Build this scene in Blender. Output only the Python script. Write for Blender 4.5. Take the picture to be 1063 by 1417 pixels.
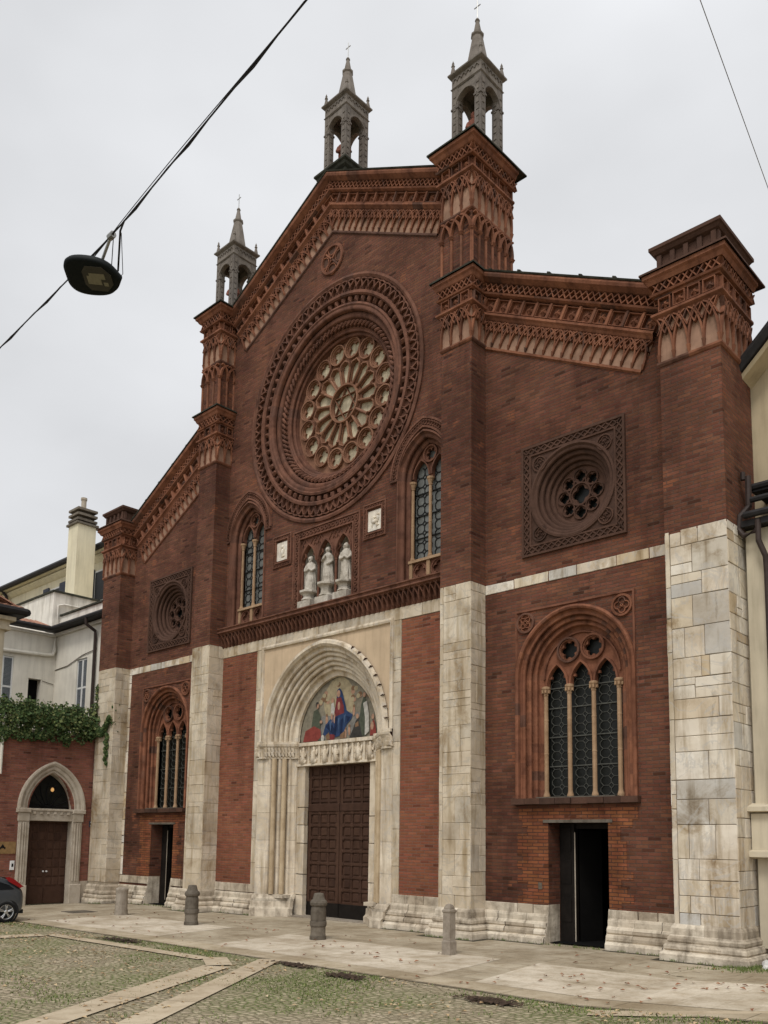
import bpy, math, random
from math import sin, cos, pi, radians as R, sqrt, atan2, hypot
for o in list(bpy.data.objects): bpy.data.objects.remove(o)
S = bpy.context.scene
COL = S.collection

# ------------------------------------------------------------------ camera, world, sun, exposure
CAM = (17.532, -15.950, 2.2)
cd = bpy.data.cameras.new("camera"); cam = bpy.data.objects.new("camera", cd); COL.objects.link(cam)
yaw, pit, rol = R(42.984), R(6.877), R(0.744)
from mathutils import Matrix, Vector
r = Vector((cos(yaw), sin(yaw), 0)); fw = Vector((-sin(yaw), cos(yaw), 0)); up = Vector((0, 0, 1))
f2 = cos(pit)*fw + sin(pit)*up; u2 = cos(pit)*up - sin(pit)*fw
r3 = cos(rol)*r + sin(rol)*u2; u3 = cos(rol)*u2 - sin(rol)*r
M = Matrix((r3, u3, -f2)).transposed().to_4x4(); M.translation = CAM
cam.matrix_world = M
cd.sensor_fit = 'VERTICAL'; cd.sensor_height = 36.0; cd.lens = 1193.68/1417*36
cd.shift_x = (531.5-543.57)/1417; cd.shift_y = (1017.61-708.5)/1417
cd.clip_end = 2000; cd.clip_start = 0.1
S.camera = cam
S.view_settings.view_transform = 'Standard'; S.view_settings.look = 'None'
S.view_settings.exposure = 0.08; S.view_settings.gamma = 1.0

W = bpy.data.worlds.new("World"); S.world = W; W.use_nodes = True
nt = W.node_tree; nt.nodes.clear()
def N(t, typ, **k):
    n = t.nodes.new(typ)
    for a, b in k.items(): setattr(n, a, b)
    return n
out = N(nt, 'ShaderNodeOutputWorld'); bg = N(nt, 'ShaderNodeBackground'); bg.inputs[1].default_value = 0.1
sky = N(nt, 'ShaderNodeTexSky', sky_type='NISHITA', sun_disc=False, sun_elevation=R(48), sun_rotation=R(149), dust_density=3.0)
hsv = N(nt, 'ShaderNodeHueSaturation'); hsv.inputs['Saturation'].default_value = 0.25; hsv.inputs['Value'].default_value = 1.0
nt.links.new(sky.outputs[0], hsv.inputs['Color'])
tc = N(nt, 'ShaderNodeTexCoord'); sep = N(nt, 'ShaderNodeSeparateXYZ'); nt.links.new(tc.outputs['Generated'], sep.inputs[0])
mp = N(nt, 'ShaderNodeMapping'); mp.inputs['Scale'].default_value = (1.6, 1.6, 3.2); nt.links.new(tc.outputs['Generated'], mp.inputs[0])
no = N(nt, 'ShaderNodeTexNoise'); no.inputs['Scale'].default_value = 1.7; no.inputs['Detail'].default_value = 4; no.inputs['Roughness'].default_value = 0.45
nt.links.new(mp.outputs[0], no.inputs['Vector'])
zr = N(nt, 'ShaderNodeMapRange'); zr.inputs[1].default_value = 0.0; zr.inputs[2].default_value = 1.0; zr.inputs[3].default_value = 6.5; zr.inputs[4].default_value = 9.4
nt.links.new(sep.outputs[2], zr.inputs[0])
nr = N(nt, 'ShaderNodeMapRange'); nr.inputs[1].default_value = 0.3; nr.inputs[2].default_value = 0.7; nr.inputs[3].default_value = 0.87; nr.inputs[4].default_value = 1.09
nt.links.new(no.outputs[0], nr.inputs[0])
# unseen brighter sky lobe behind the photographer (sun's side), added to light the facade
dt = N(nt, 'ShaderNodeVectorMath', operation='DOT_PRODUCT'); dt.inputs[1].default_value = (0.45, -0.66, 0.6); nt.links.new(tc.outputs['Generated'], dt.inputs[0])
dr = N(nt, 'ShaderNodeMapRange'); dr.inputs[1].default_value = 0.2; dr.inputs[2].default_value = 1.0; dr.inputs[3].default_value = 1.0; dr.inputs[4].default_value = 1.7
nt.links.new(dt.outputs['Value'], dr.inputs[0])
m1 = N(nt, 'ShaderNodeMath', operation='MULTIPLY'); nt.links.new(zr.outputs[0], m1.inputs[0]); nt.links.new(nr.outputs[0], m1.inputs[1])
m2 = N(nt, 'ShaderNodeMath', operation='MULTIPLY'); nt.links.new(m1.outputs[0], m2.inputs[0]); nt.links.new(dr.outputs[0], m2.inputs[1])
cl = N(nt, 'ShaderNodeMixRGB', blend_type='MULTIPLY'); cl.inputs[0].default_value = 1; cl.inputs[1].default_value = (0.975, 0.99, 1.02, 1); nt.links.new(m2.outputs[0], cl.inputs[2])
mx = N(nt, 'ShaderNodeMixRGB'); mx.inputs[0].default_value = 0.9
nt.links.new(hsv.outputs[0], mx.inputs[1]); nt.links.new(cl.outputs[0], mx.inputs[2])
nt.links.new(mx.outputs[0], bg.inputs[0]); nt.links.new(bg.outputs[0], out.inputs[0])

sd = bpy.data.lights.new("sun", 'SUN'); sd.energy = 1.5; sd.angle = R(16); sd.color = (1.0, 0.96, 0.9)
sun = bpy.data.objects.new("sun", sd); COL.objects.link(sun)
sun.rotation_euler = Vector((-0.24, 0.53, -0.81)).to_track_quat('-Z', 'Y').to_euler()

# ------------------------------------------------------------------ materials
def mat(name):
    m = bpy.data.materials.new(name); m.use_nodes = True
    t = m.node_tree; b = t.nodes['Principled BSDF']; b.inputs['Specular IOR Level'].default_value = 0.12
    return m, t, b
def ramp(t, stops, interp='LINEAR'):
    n = N(t, 'ShaderNodeValToRGB'); e = n.color_ramp.elements; n.color_ramp.interpolation = interp
    while len(e) < len(stops): e.new(0.5)
    for k, (p, c) in enumerate(stops): e[k].position = p; e[k].color = (*c, 1)
    return n
def noise(t, scale, detail=4, rough=0.55, vec=None, dist=0):
    n = N(t, 'ShaderNodeTexNoise'); n.inputs['Scale'].default_value = scale; n.inputs['Detail'].default_value = detail
    n.inputs['Roughness'].default_value = rough; n.inputs['Distortion'].default_value = dist
    if vec is None:
        g = N(t, 'ShaderNodeNewGeometry'); vec = g.outputs['Position']
    t.links.new(vec, n.inputs['Vector']); return n
def mix(t, a, b, fac, mode='MIX'):
    n = N(t, 'ShaderNodeMixRGB', blend_type=mode)
    for i, x in ((0, fac), (1, a), (2, b)):
        if hasattr(x, 'is_linked') or hasattr(x, 'links'): t.links.new(x, n.inputs[i])
        elif i == 0: n.inputs[0].default_value = x
        else: n.inputs[i].default_value = (*x, 1)
    return n.outputs[0]
def rng_(t, x, a, b, c, d):
    n = N(t, 'ShaderNodeMapRange'); t.links.new(x, n.inputs[0])
    for i, v in enumerate((a, b, c, d)): n.inputs[i+1].default_value = v
    return n.outputs[0]
def bump(t, b, h, dist=0.02, strength=0.6):
    n = N(t, 'ShaderNodeBump'); n.inputs['Strength'].default_value = strength; n.inputs['Distance'].default_value = dist
    t.links.new(h, n.inputs['Height']); t.links.new(n.outputs[0], b.inputs['Normal'])
def stain_vec(t, sx=1.0, sz=0.18):
    g = N(t, 'ShaderNodeNewGeometry'); m = N(t, 'ShaderNodeMapping'); m.inputs['Scale'].default_value = (sx, sx, sz)
    t.links.new(g.outputs['Position'], m.inputs[0]); return m.outputs[0]

def brick_mat(name, c1, c2, mortar, orange=None, bw=0.27, rh=0.075, ms=0.009, dark=0.5, white=0.25, patch=0.6):
    m, t, b = mat(name)
    g = N(t, 'ShaderNodeNewGeometry'); s = N(t, 'ShaderNodeSeparateXYZ'); t.links.new(g.outputs['Position'], s.inputs[0])
    a = N(t, 'ShaderNodeMath', operation='ADD'); t.links.new(s.outputs[0], a.inputs[0]); t.links.new(s.outputs[1], a.inputs[1])
    c = N(t, 'ShaderNodeCombineXYZ'); t.links.new(a.outputs[0], c.inputs[0]); t.links.new(s.outputs[2], c.inputs[1])
    wob = noise(t, 3.0, 2); wv = N(t, 'ShaderNodeVectorMath', operation='MULTIPLY_ADD')
    t.links.new(wob.outputs[1], wv.inputs[0]); wv.inputs[1].default_value = (0.02, 0.02, 0); t.links.new(c.outputs[0], wv.inputs[2])
    br = N(t, 'ShaderNodeTexBrick'); t.links.new(wv.outputs[0], br.inputs['Vector'])
    br.inputs['Scale'].default_value = 1; br.inputs['Brick Width'].default_value = bw; br.inputs['Row Height'].default_value = rh
    br.inputs['Mortar Size'].default_value = ms; br.inputs['Mortar Smooth'].default_value = 0.3; br.inputs['Bias'].default_value = -0.1
    br.inputs['Color1'].default_value = (*c1, 1); br.inputs['Color2'].default_value = (*c2, 1); br.inputs['Mortar'].default_value = (*mortar, 1)
    col = br.outputs['Color']
    # per-brick variation, aligned with the bond
    sw = N(t, 'ShaderNodeSeparateXYZ'); t.links.new(wv.outputs[0], sw.inputs[0])
    def mth(op, x, y=None):
        n = N(t, 'ShaderNodeMath', operation=op)
        for q, w in ((0, x), (1, y)):
            if w is None: continue
            if isinstance(w, (int, float)): n.inputs[q].default_value = w
            else: t.links.new(w, n.inputs[q])
        return n.outputs[0]
    row = mth('FLOOR', mth('DIVIDE', sw.outputs[1], rh)); od = mth('FLOORED_MODULO', row, 2.0)
    cl_ = mth('FLOOR', mth('ADD', mth('DIVIDE', sw.outputs[0], bw), mth('MULTIPLY', mth('SUBTRACT', 1.0, od), 0.5)))
    cv = N(t, 'ShaderNodeCombineXYZ'); t.links.new(cl_, cv.inputs[0]); t.links.new(row, cv.inputs[1])
    wn = N(t, 'ShaderNodeTexWhiteNoise', noise_dimensions='2D'); t.links.new(cv.outputs[0], wn.inputs['Vector'])
    sv = N(t, 'ShaderNodeSeparateColor'); t.links.new(wn.outputs['Color'], sv.inputs[0])
    var_ = N(t, 'ShaderNodeHueSaturation'); t.links.new(col, var_.inputs['Color'])
    t.links.new(rng_(t, sv.outputs[0], 0, 1, 0.82, 1.18), var_.inputs['Value']); t.links.new(rng_(t, sv.outputs[2], 0, 1, 0.495, 0.507), var_.inputs['Hue'])
    col = mix(t, var_.outputs[0], mortar, mth('MULTIPLY', br.outputs['Fac'], 0.8))
    notm = mth('SUBTRACT', 1.0, br.outputs['Fac'])
    col = mix(t, col, (0.30, 0.28, 0.28), mth('MULTIPLY', rng_(t, sv.outputs[1], 0.955, 0.975, 0, 0.65), notm), 'MULTIPLY')
    if orange: col = mix(t, col, orange, mth('MULTIPLY', rng_(t, sv.outputs[1], 0.018, 0.010, 0, 0.35), notm))
    n1 = noise(t, 0.55, 5, 0.6)
    col = mix(t, col, (dark, dark, dark*1.02), rng_(t, n1.outputs[0], 0.42, 0.68, 0, 0.9), 'MULTIPLY')
    n8 = noise(t, 0.23, 6, 0.7, None, 0.8)
    col = mix(t, col, (0.55, 0.50, 0.50), rng_(t, n8.outputs[0], 0.46, 0.60, 0, patch), 'MULTIPLY')
    col = mix(t, col, (1.22, 1.10, 1.0), rng_(t, n8.outputs[0], 0.44, 0.34, 0, patch), 'MULTIPLY')
    n2 = noise(t, 1.0, 5, 0.65, stain_vec(t, 1.5, 0.25))
    col = mix(t, col, (0.5, 0.47, 0.46), rng_(t, n2.outputs[0], 0.5, 0.75, 0, 0.7), 'MULTIPLY')
    n3 = noise(t, 9.0, 3, 0.6)
    col = mix(t, col, tuple(min(1, x*1.1+0.10) for x in mortar), rng_(t, n3.outputs[0], 0.60, 0.75, 0, white))
    if orange:
        n4 = noise(t, 1.3, 3, 0.5)
        k = N(t, 'ShaderNodeMath', operation='MULTIPLY'); t.links.new(rng_(t, n4.outputs[0], 0.62, 0.68, 0, .55), k.inputs[0]); t.links.new(mth('MULTIPLY', rng_(t, sv.outputs[0], 0.35, 0.5, 0, 1), notm), k.inputs[1])
        col = mix(t, col, orange, k.outputs[0])
    t.links.new(col, b.inputs['Base Color']); b.inputs['Roughness'].default_value = 0.9
    h = N(t, 'ShaderNodeMath', operation='SUBTRACT'); t.links.new(noise(t, 22, 3).outputs[0], h.inputs[0]); t.links.new(br.outputs['Fac'], h.inputs[1])
    bump(t, b, h.outputs[0], 0.012, 0.8)
    return m

def island_mat(name, stops, stain=(0.45, 0.42, 0.4), stain_amt=0.6, nscale=6, rough=0.8, vein=None, bumpd=0.01, streak=0.4, tintscale=1.0, blotch=0):
    m, t, b = mat(name)
    g = N(t, 'ShaderNodeNewGeometry'); rp = ramp(t, stops); t.links.new(g.outputs['Random Per Island'], rp.inputs[0])
    col = rp.outputs[0]
    n1 = noise(t, nscale, 5, 0.65)
    col = mix(t, col, stain, rng_(t, n1.outputs[0], 0.45, 0.75, 0, stain_amt), 'MULTIPLY')
    n0 = noise(t, 0.9*tintscale, 3, 0.6)
    col = mix(t, col, (0.78, 0.74, 0.7), rng_(t, n0.outputs[0], 0.4, 0.65, 0, 0.7), 'MULTIPLY')
    n2 = noise(t, 1.4, 4, 0.6, stain_vec(t, 3, 0.3))
    col = mix(t, col, stain, rng_(t, n2.outputs[0], 0.5, 0.7, 0, streak), 'MULTIPLY')
    if blotch:
        n5 = noise(t, 1.1, 6, 0.72, None, 0.6); n6 = noise(t, 0.8, 2)
        col = mix(t, col, (0.52, 0.43, 0.31), rng_(t, n5.outputs[0], 0.54, 0.68, 0, blotch), 'MULTIPLY')
        n7 = noise(t, 2.3, 6, 0.75, stain_vec(t, 2.2, 0.5)); col = mix(t, col, (0.34, 0.31, 0.27), rng_(t, n7.outputs[0], 0.60, 0.72, 0, blotch*.8), 'MULTIPLY')
        col = mix(t, col, (0.84, 0.88, 0.93), rng_(t, n6.outputs[0], 0.52, 0.64, 0, .25), 'MULTIPLY')
    if vein:
        n3 = noise(t, 1.3, 6, 0.6, None, 1.5)
        a = N(t, 'ShaderNodeMath', operation='SUBTRACT'); a.inputs[1].default_value = 0.5; t.links.new(n3.outputs[0], a.inputs[0])
        ab = N(t, 'ShaderNodeMath', operation='ABSOLUTE'); t.links.new(a.outputs[0], ab.inputs[0])
        col = mix(t, col, vein, rng_(t, ab.outputs[0], 0.0, 0.03, 0.55, 0))
    t.links.new(col, b.inputs['Base Color']); b.inputs['Roughness'].default_value = rough
    bump(t, b, noise(t, nscale*4, 4).outputs[0], bumpd, 0.5)
    return m

def plain(name, c, rough=0.7, var=0.25, scale=5, metal=0, bumpd=0.004, streak=0.0):
    m, t, b = mat(name)
    n1 = noise(t, scale, 5, 0.6)
    col = mix(t, c, tuple(x*(1-var) for x in c), rng_(t, n1.outputs[0], 0.35, 0.65, 0, 1))
    if streak:
        n2 = noise(t, 1.6, 5, 0.65, stain_vec(t, 2.5, 0.25))
        col = mix(t, col, (0.45, 0.42, 0.38), rng_(t, n2.outputs[0], 0.48, 0.72, 0, streak), 'MULTIPLY')
    t.links.new(col, b.inputs['Base Color']); b.inputs['Roughness'].default_value = rough; b.inputs['Metallic'].default_value = metal
    if bumpd: bump(t, b, noise(t, scale*8, 3).outputs[0], bumpd, 0.4)
    return m

MT = {}
MT['brick'] = brick_mat('old_brick', (0.168, 0.068, 0.041), (0.130, 0.053, 0.034), (0.115, 0.070, 0.051), (0.24, 0.086, 0.040), dark=0.55, white=0.16)
MT['brick_low'] = brick_mat('restored_brick', (0.245, 0.088, 0.049), (0.205, 0.074, 0.042), (0.195, 0.112, 0.08), None, dark=0.75, white=0.14, patch=.3)
MT['brick_orange'] = brick_mat('orange_brick', (0.30, 0.110, 0.048), (0.22, 0.080, 0.040), (0.105, 0.055, 0.04), None, dark=0.45)
MT['brick_gate'] = brick_mat('rosy_brick', (0.25, 0.098, 0.065), (0.205, 0.08, 0.054), (0.195, 0.108, 0.085), None, dark=0.8, white=.16, patch=.25)
MT['terra'] = island_mat('terracotta', [(0, (0.215, 0.091, 0.053)), (0.35, (0.25, 0.105, 0.06)), (0.6, (0.18, 0.078, 0.048)), (0.85, (0.285, 0.122, 0.068)), (0.93, (0.14, 0.07, 0.048)), (1, (0.11, 0.06, 0.044))], stain=(0.32, 0.28, 0.26), stain_amt=0.8, nscale=3.5, streak=0.6)
MT['terra_dark'] = island_mat('weathered_terracotta', [(0, (0.15, 0.071, 0.048)), (0.5, (0.185, 0.086, 0.056)), (1, (0.12, 0.061, 0.044))], stain=(0.35, 0.32, 0.3), stain_amt=0.8, nscale=3.0, streak=0.6)
MT['rose_stone'] = island_mat('rose_tracery_clay', [(0, (0.235, 0.12, 0.074)), (0.5, (0.275, 0.145, 0.09)), (1, (0.20, 0.10, 0.065))], stain=(0.45, 0.4, 0.38), nscale=4)
MT['terra_soot'] = island_mat('sooty_terracotta', [(0, (0.078, 0.042, 0.030)), (0.5, (0.098, 0.052, 0.036)), (1, (0.06, 0.035, 0.026))], stain=(0.45, 0.45, 0.45))
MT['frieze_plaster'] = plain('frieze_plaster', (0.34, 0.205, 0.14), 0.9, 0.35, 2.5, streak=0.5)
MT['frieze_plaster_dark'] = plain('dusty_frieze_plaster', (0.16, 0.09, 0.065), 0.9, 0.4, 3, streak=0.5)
MARB = [(0, (0.68, 0.60, 0.48)), (0.25, (0.75, 0.69, 0.59)), (0.45, (0.62, 0.52, 0.385)), (0.6, (0.77, 0.72, 0.63)), (0.75, (0.66, 0.57, 0.43)), (0.88, (0.60, 0.54, 0.44)), (0.93, (0.52, 0.50, 0.46)), (0.955, (0.58, 0.47, 0.32)), (1, (0.50, 0.39, 0.26))]
MARB2 = [(0, (0.58, 0.495, 0.375)), (0.3, (0.65, 0.57, 0.45)), (0.55, (0.53, 0.445, 0.325)), (0.8, (0.62, 0.54, 0.42)), (1, (0.48, 0.42, 0.335))]
MT['marble'] = island_mat('marble_ashlar', MARB, stain=(0.50, 0.43, 0.33), stain_amt=0.55, nscale=2.2, rough=0.6, vein=(0.42, 0.40, 0.37), bumpd=0.01, streak=0.9, blotch=0.85)
MT['marble_smooth'] = island_mat('smooth_marble', MARB2, stain=(0.52, 0.45, 0.34), stain_amt=0.6, nscale=1.6, rough=0.6, vein=(0.36, 0.33, 0.28), bumpd=0.007, streak=0.9, blotch=0.7)
MT['marble_base'] = island_mat('weathered_marble', [(0, (0.54, 0.465, 0.36)), (0.5, (0.66, 0.585, 0.47)), (0.8, (0.42, 0.355, 0.27)), (1, (0.60, 0.53, 0.42))], stain=(0.25, 0.22, 0.19), stain_amt=0.8, nscale=3.5, rough=0.8, bumpd=0.03, streak=0.7)
MT['marble_portal'] = island_mat('portal_marble', [(0, (0.62, 0.535, 0.41)), (0.5, (0.68, 0.595, 0.47)), (1, (0.56, 0.475, 0.355))], stain=(0.42, 0.35, 0.25), stain_amt=0.5, nscale=2.5, rough=0.55, vein=(0.42, 0.39, 0.35), bumpd=0.006, streak=0.8)
MT['marble_yellow'] = island_mat('yellow_marble', [(0, (0.47, 0.37, 0.245)), (1, (0.53, 0.425, 0.285))], stain=(0.5, 0.42, 0.32), nscale=3, rough=0.6, bumpd=0.006)
MT['column_stone'] = island_mat('column_stone', [(0, (0.40, 0.27, 0.16)), (0.5, (0.36, 0.235, 0.14)), (1, (0.43, 0.30, 0.19))], stain=(0.5, 0.43, 0.38), nscale=4)
MT['mortar'] = plain('joint_mortar', (0.27, 0.22, 0.165), 0.95, 0.4, 4)
MT['mortar_pale'] = plain('pale_joint_mortar', (0.40, 0.33, 0.24), 0.95, 0.4, 4)
MT['portal_plaster'] = plain('peach_plaster', (0.56, 0.425, 0.285), 0.9, 0.18, 1.2, streak=0.35)
MT['statue'] = island_mat('statue_marble', [(0, (0.50, 0.46, 0.40)), (1, (0.54, 0.50, 0.43))], stain=(0.42, 0.40, 0.36), stain_amt=0.9, nscale=5, bumpd=0.01, streak=0.6)
MT['statue_red'] = plain('terracotta_statue', (0.25, 0.10, 0.07), 0.85, 0.4, 6)
MT['stone_grey'] = island_mat('grey_pinnacle_stone', [(0, (0.175, 0.155, 0.135)), (0.5, (0.21, 0.185, 0.16)), (1, (0.15, 0.132, 0.118))], stain=(0.4, 0.38, 0.36), stain_amt=0.7, nscale=5)
MT['roof_moss'] = plain('mossy_roof_edge', (0.055, 0.055, 0.042), 0.95, 0.5, 4)
MT['wood'] = island_mat('dark_wood', [(0, (0.058, 0.030, 0.020)), (0.5, (0.072, 0.038, 0.025)), (1, (0.05, 0.026, 0.018))], stain=(0.5, 0.5, 0.5), nscale=7, rough=0.6, bumpd=0.004)
MT['wood_kick'] = plain('dark_kickplate', (0.014, 0.011, 0.009), 0.6, 0.4, 6)
MT['black'] = plain('black_iron', (0.012, 0.012, 0.013), 0.45, 0.3, 8)
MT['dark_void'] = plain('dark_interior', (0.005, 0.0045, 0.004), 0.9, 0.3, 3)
MT['lead'] = plain('lead_came', (0.022, 0.022, 0.022), 0.6, 0.3, 12)
MT['lead_light'] = plain('pale_lead_came', (0.095, 0.095, 0.082), 0.7, 0.3, 12)
def glass(name, c, rough, var):
    m, t, b = mat(name)
    v = N(t, 'ShaderNodeTexVoronoi'); v.inputs['Scale'].default_value = 9; g = N(t, 'ShaderNodeNewGeometry'); t.links.new(g.outputs['Position'], v.inputs['Vector'])
    s = N(t, 'ShaderNodeSeparateColor'); t.links.new(v.outputs['Color'], s.inputs[0])
    t.links.new(mix(t, c, tuple(x*var for x in c), s.outputs[0]), b.inputs['Base Color'])
    b.inputs['Roughness'].default_value = rough; b.inputs['Specular IOR Level'].default_value = 0.22
    bump(t, b, v.outputs['Distance'], 0.01, 0.25); return m
MT['glass_dark'] = glass('dark_leaded_glass', (0.010, 0.011, 0.009), 0.4, 0.6)
MT['glass_sky_reflect'] = glass('sky_reflect_leaded_glass', (0.16, 0.165, 0.155), 0.3, 0.7)  # pale base colour paints in the sky's reflection on the lancets
MT['rose_panel'] = plain('pale_rose_panel', (0.58, 0.50, 0.35), 0.6, 0.45, 3.0, streak=0.6)
MT['white_plaster'] = plain('white_plaster', (0.72, 0.68, 0.59), 0.9, 0.12, 1.2, streak=0.3)
MT['white_plaster_worn'] = plain('worn_white_plaster', (0.68, 0.645, 0.58), 0.9, 0.2, 1.6, streak=0.7)
MT['yellow_plaster'] = plain('yellow_plaster', (0.66, 0.60, 0.44), 0.9, 0.12, 0.9, streak=0.35)
MT['right_plaster'] = plain('ochre_plaster', (0.50, 0.41, 0.27), 0.9, 0.15, 0.9, streak=0.4)
MT['right_plaster_low'] = plain('cream_plaster', (0.60, 0.53, 0.40), 0.9, 0.15, 1.0, streak=0.4)
MT['tile'] = island_mat('roof_tile', [(0, (0.30, 0.14, 0.09)), (0.5, (0.36, 0.19, 0.13)), (1, (0.24, 0.12, 0.08))], stain=(0.4, 0.38, 0.36), nscale=4)
MT['gutter'] = plain('dark_gutter', (0.03, 0.028, 0.028), 0.5, 0.3, 6)
MT['pipe_brown'] = plain('brown_downpipe', (0.055, 0.04, 0.035), 0.5, 0.3, 6)
MT['shutter'] = plain('grey_shutter', (0.16, 0.175, 0.19), 0.7, 0.2, 8)
MT['shutter_dark'] = plain('slate_shutter', (0.07, 0.075, 0.095), 0.7, 0.2, 8)
MT['white_paint'] = plain('white_paint', (0.66, 0.66, 0.64), 0.6, 0.1, 8)
MT['gate_stone'] = island_mat('gate_stone', [(0, (0.40, 0.35, 0.28)), (1, (0.46, 0.405, 0.33))], stain=(0.5, 0.46, 0.4), nscale=3, bumpd=0.01)
MT['granite'] = island_mat('granite', [(0, (0.16, 0.14, 0.112)), (0.5, (0.13, 0.112, 0.09)), (1, (0.19, 0.165, 0.132))], stain=(0.45, 0.42, 0.38), stain_amt=0.8, nscale=7, bumpd=0.012)
MT['granite_pale'] = island_mat('pale_granite', [(0, (0.32, 0.28, 0.23)), (1, (0.30, 0.26, 0.21))], stain=(0.45, 0.4, 0.35), stain_amt=0.8, nscale=5, bumpd=0.012)
MT['rubble'] = plain('white_rubble', (0.62, 0.60, 0.56), 0.85, 0.3, 5)
MT['lamp_black'] = plain('lamp_housing', (0.006, 0.008, 0.008), 0.6, 0.2, 8, bumpd=0)
MT['lamp_glass'] = plain('lamp_glass', (0.055, 0.05, 0.04), 0.25, 0.2, 8, bumpd=0)
MT['lamp_led'] = plain('lamp_led_panel', (0.20, 0.18, 0.125), 0.4, 0.2, 30, bumpd=0)
MT['cable'] = plain('cable_rubber', (0.02, 0.018, 0.018), 0.6, 0.3, 8, bumpd=0)
MT['steel'] = plain('galvanised_steel', (0.35, 0.35, 0.34), 0.4, 0.2, 10, metal=0.7, bumpd=0)

def leafmat(name, stops):
    m, t, b = mat(name); g = N(t, 'ShaderNodeNewGeometry'); rp = ramp(t, stops)
    t.links.new(g.outputs['Random Per Island'], rp.inputs[0]); t.links.new(rp.outputs[0], b.inputs['Base Color']); b.inputs['Roughness'].default_value = 0.55
    return m
MT['ivy'] = leafmat('ivy_leaf', [(0, (0.028, 0.050, 0.018)), (0.5, (0.052, 0.085, 0.028)), (0.8, (0.09, 0.125, 0.042)), (1, (0.19, 0.20, 0.08))])
MT['dry_leaf'] = leafmat('dry_leaf', [(0, (0.40, 0.28, 0.15)), (0.4, (0.46, 0.35, 0.21)), (0.7, (0.28, 0.17, 0.09)), (1, (0.52, 0.42, 0.28))])
MT['red_leaf'] = leafmat('red_leaf', [(0, (0.22, 0.09, 0.05)), (0.5, (0.30, 0.15, 0.08)), (1, (0.16, 0.07, 0.045))])
MT['grass'] = leafmat('grass_blade', [(0, (0.09, 0.125, 0.035)), (0.6, (0.14, 0.18, 0.055)), (1, (0.22, 0.23, 0.09))])
MT['stem'] = plain('ivy_stem', (0.09, 0.065, 0.04), 0.9, 0.3, 8)

def ground_mat():
    m, t, b = mat('mossy_cobbles')
    g = N(t, 'ShaderNodeNewGeometry')
    wob = noise(t, 5, 2); wv = N(t, 'ShaderNodeVectorMath', operation='MULTIPLY_ADD'); t.links.new(wob.outputs[1], wv.inputs[0]); wv.inputs[1].default_value = (0.05, 0.05, 0); t.links.new(g.outputs['Position'], wv.inputs[2])
    v = N(t, 'ShaderNodeTexVoronoi'); v.inputs['Scale'].default_value = 8.5; v.voronoi_dimensions = '2D'; t.links.new(wv.outputs[0], v.inputs['Vector'])
    e = N(t, 'ShaderNodeTexVoronoi', feature='DISTANCE_TO_EDGE'); e.voronoi_dimensions = '2D'; e.inputs['Scale'].default_value = 8.5; t.links.new(wv.outputs[0], e.inputs['Vector'])
    s = N(t, 'ShaderNodeSeparateColor'); t.links.new(v.outputs['Color'], s.inputs[0])
    rp = ramp(t, [(0, (0.30, 0.25, 0.17)), (0.35, (0.37, 0.31, 0.215)), (0.65, (0.45, 0.38, 0.27)), (0.85, (0.33, 0.265, 0.19)), (1, (0.52, 0.44, 0.32))]); t.links.new(s.outputs[0], rp.inputs[0])
    col = rp.outputs[0]
    n1 = noise(t, 25, 4); col = mix(t, col, (0.6, 0.58, 0.55), rng_(t, n1.outputs[0], 0.4, 0.7, 0, 0.7), 'MULTIPLY')
    # moss in the joints and in patches
    moss = noise(t, 0.45, 5, 0.6); mf = rng_(t, moss.outputs[0], 0.40, 0.58, 0.12, 1.0)
    jf = rng_(t, e.outputs['Distance'], 0.02, 0.22, 1.0, 0.25)
    k = N(t, 'ShaderNodeMath', operation='MULTIPLY'); t.links.new(mf, k.inputs[0]); t.links.new(jf, k.inputs[1])
    gn = noise(t, 14, 4); gc = ramp(t, [(0.3, (0.10, 0.125, 0.042)), (0.6, (0.165, 0.19, 0.070)), (0.8, (0.25, 0.24, 0.11))]); t.links.new(gn.outputs[0], gc.inputs[0])
    col = mix(t, col, (0.20, 0.165, 0.11), rng_(t, e.outputs['Distance'], 0.0, 0.09, 0.8, 0))
    col = mix(t, col, gc.outputs[0], k.outputs[0])
    t.links.new(col, b.inputs['Base Color']); b.inputs['Roughness'].default_value = 0.95
    h = rng_(t, e.outputs['Distance'], 0.0, 0.3, 0, 1)
    a = N(t, 'ShaderNodeMath', operation='MULTIPLY_ADD'); t.links.new(n1.outputs[0], a.inputs[0]); a.inputs[1].default_value = 0.5; t.links.new(h, a.inputs[2])
    bump(t, b, a.outputs[0], 0.038, 0.9)
    return m
MT['ground'] = ground_mat()
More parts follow.
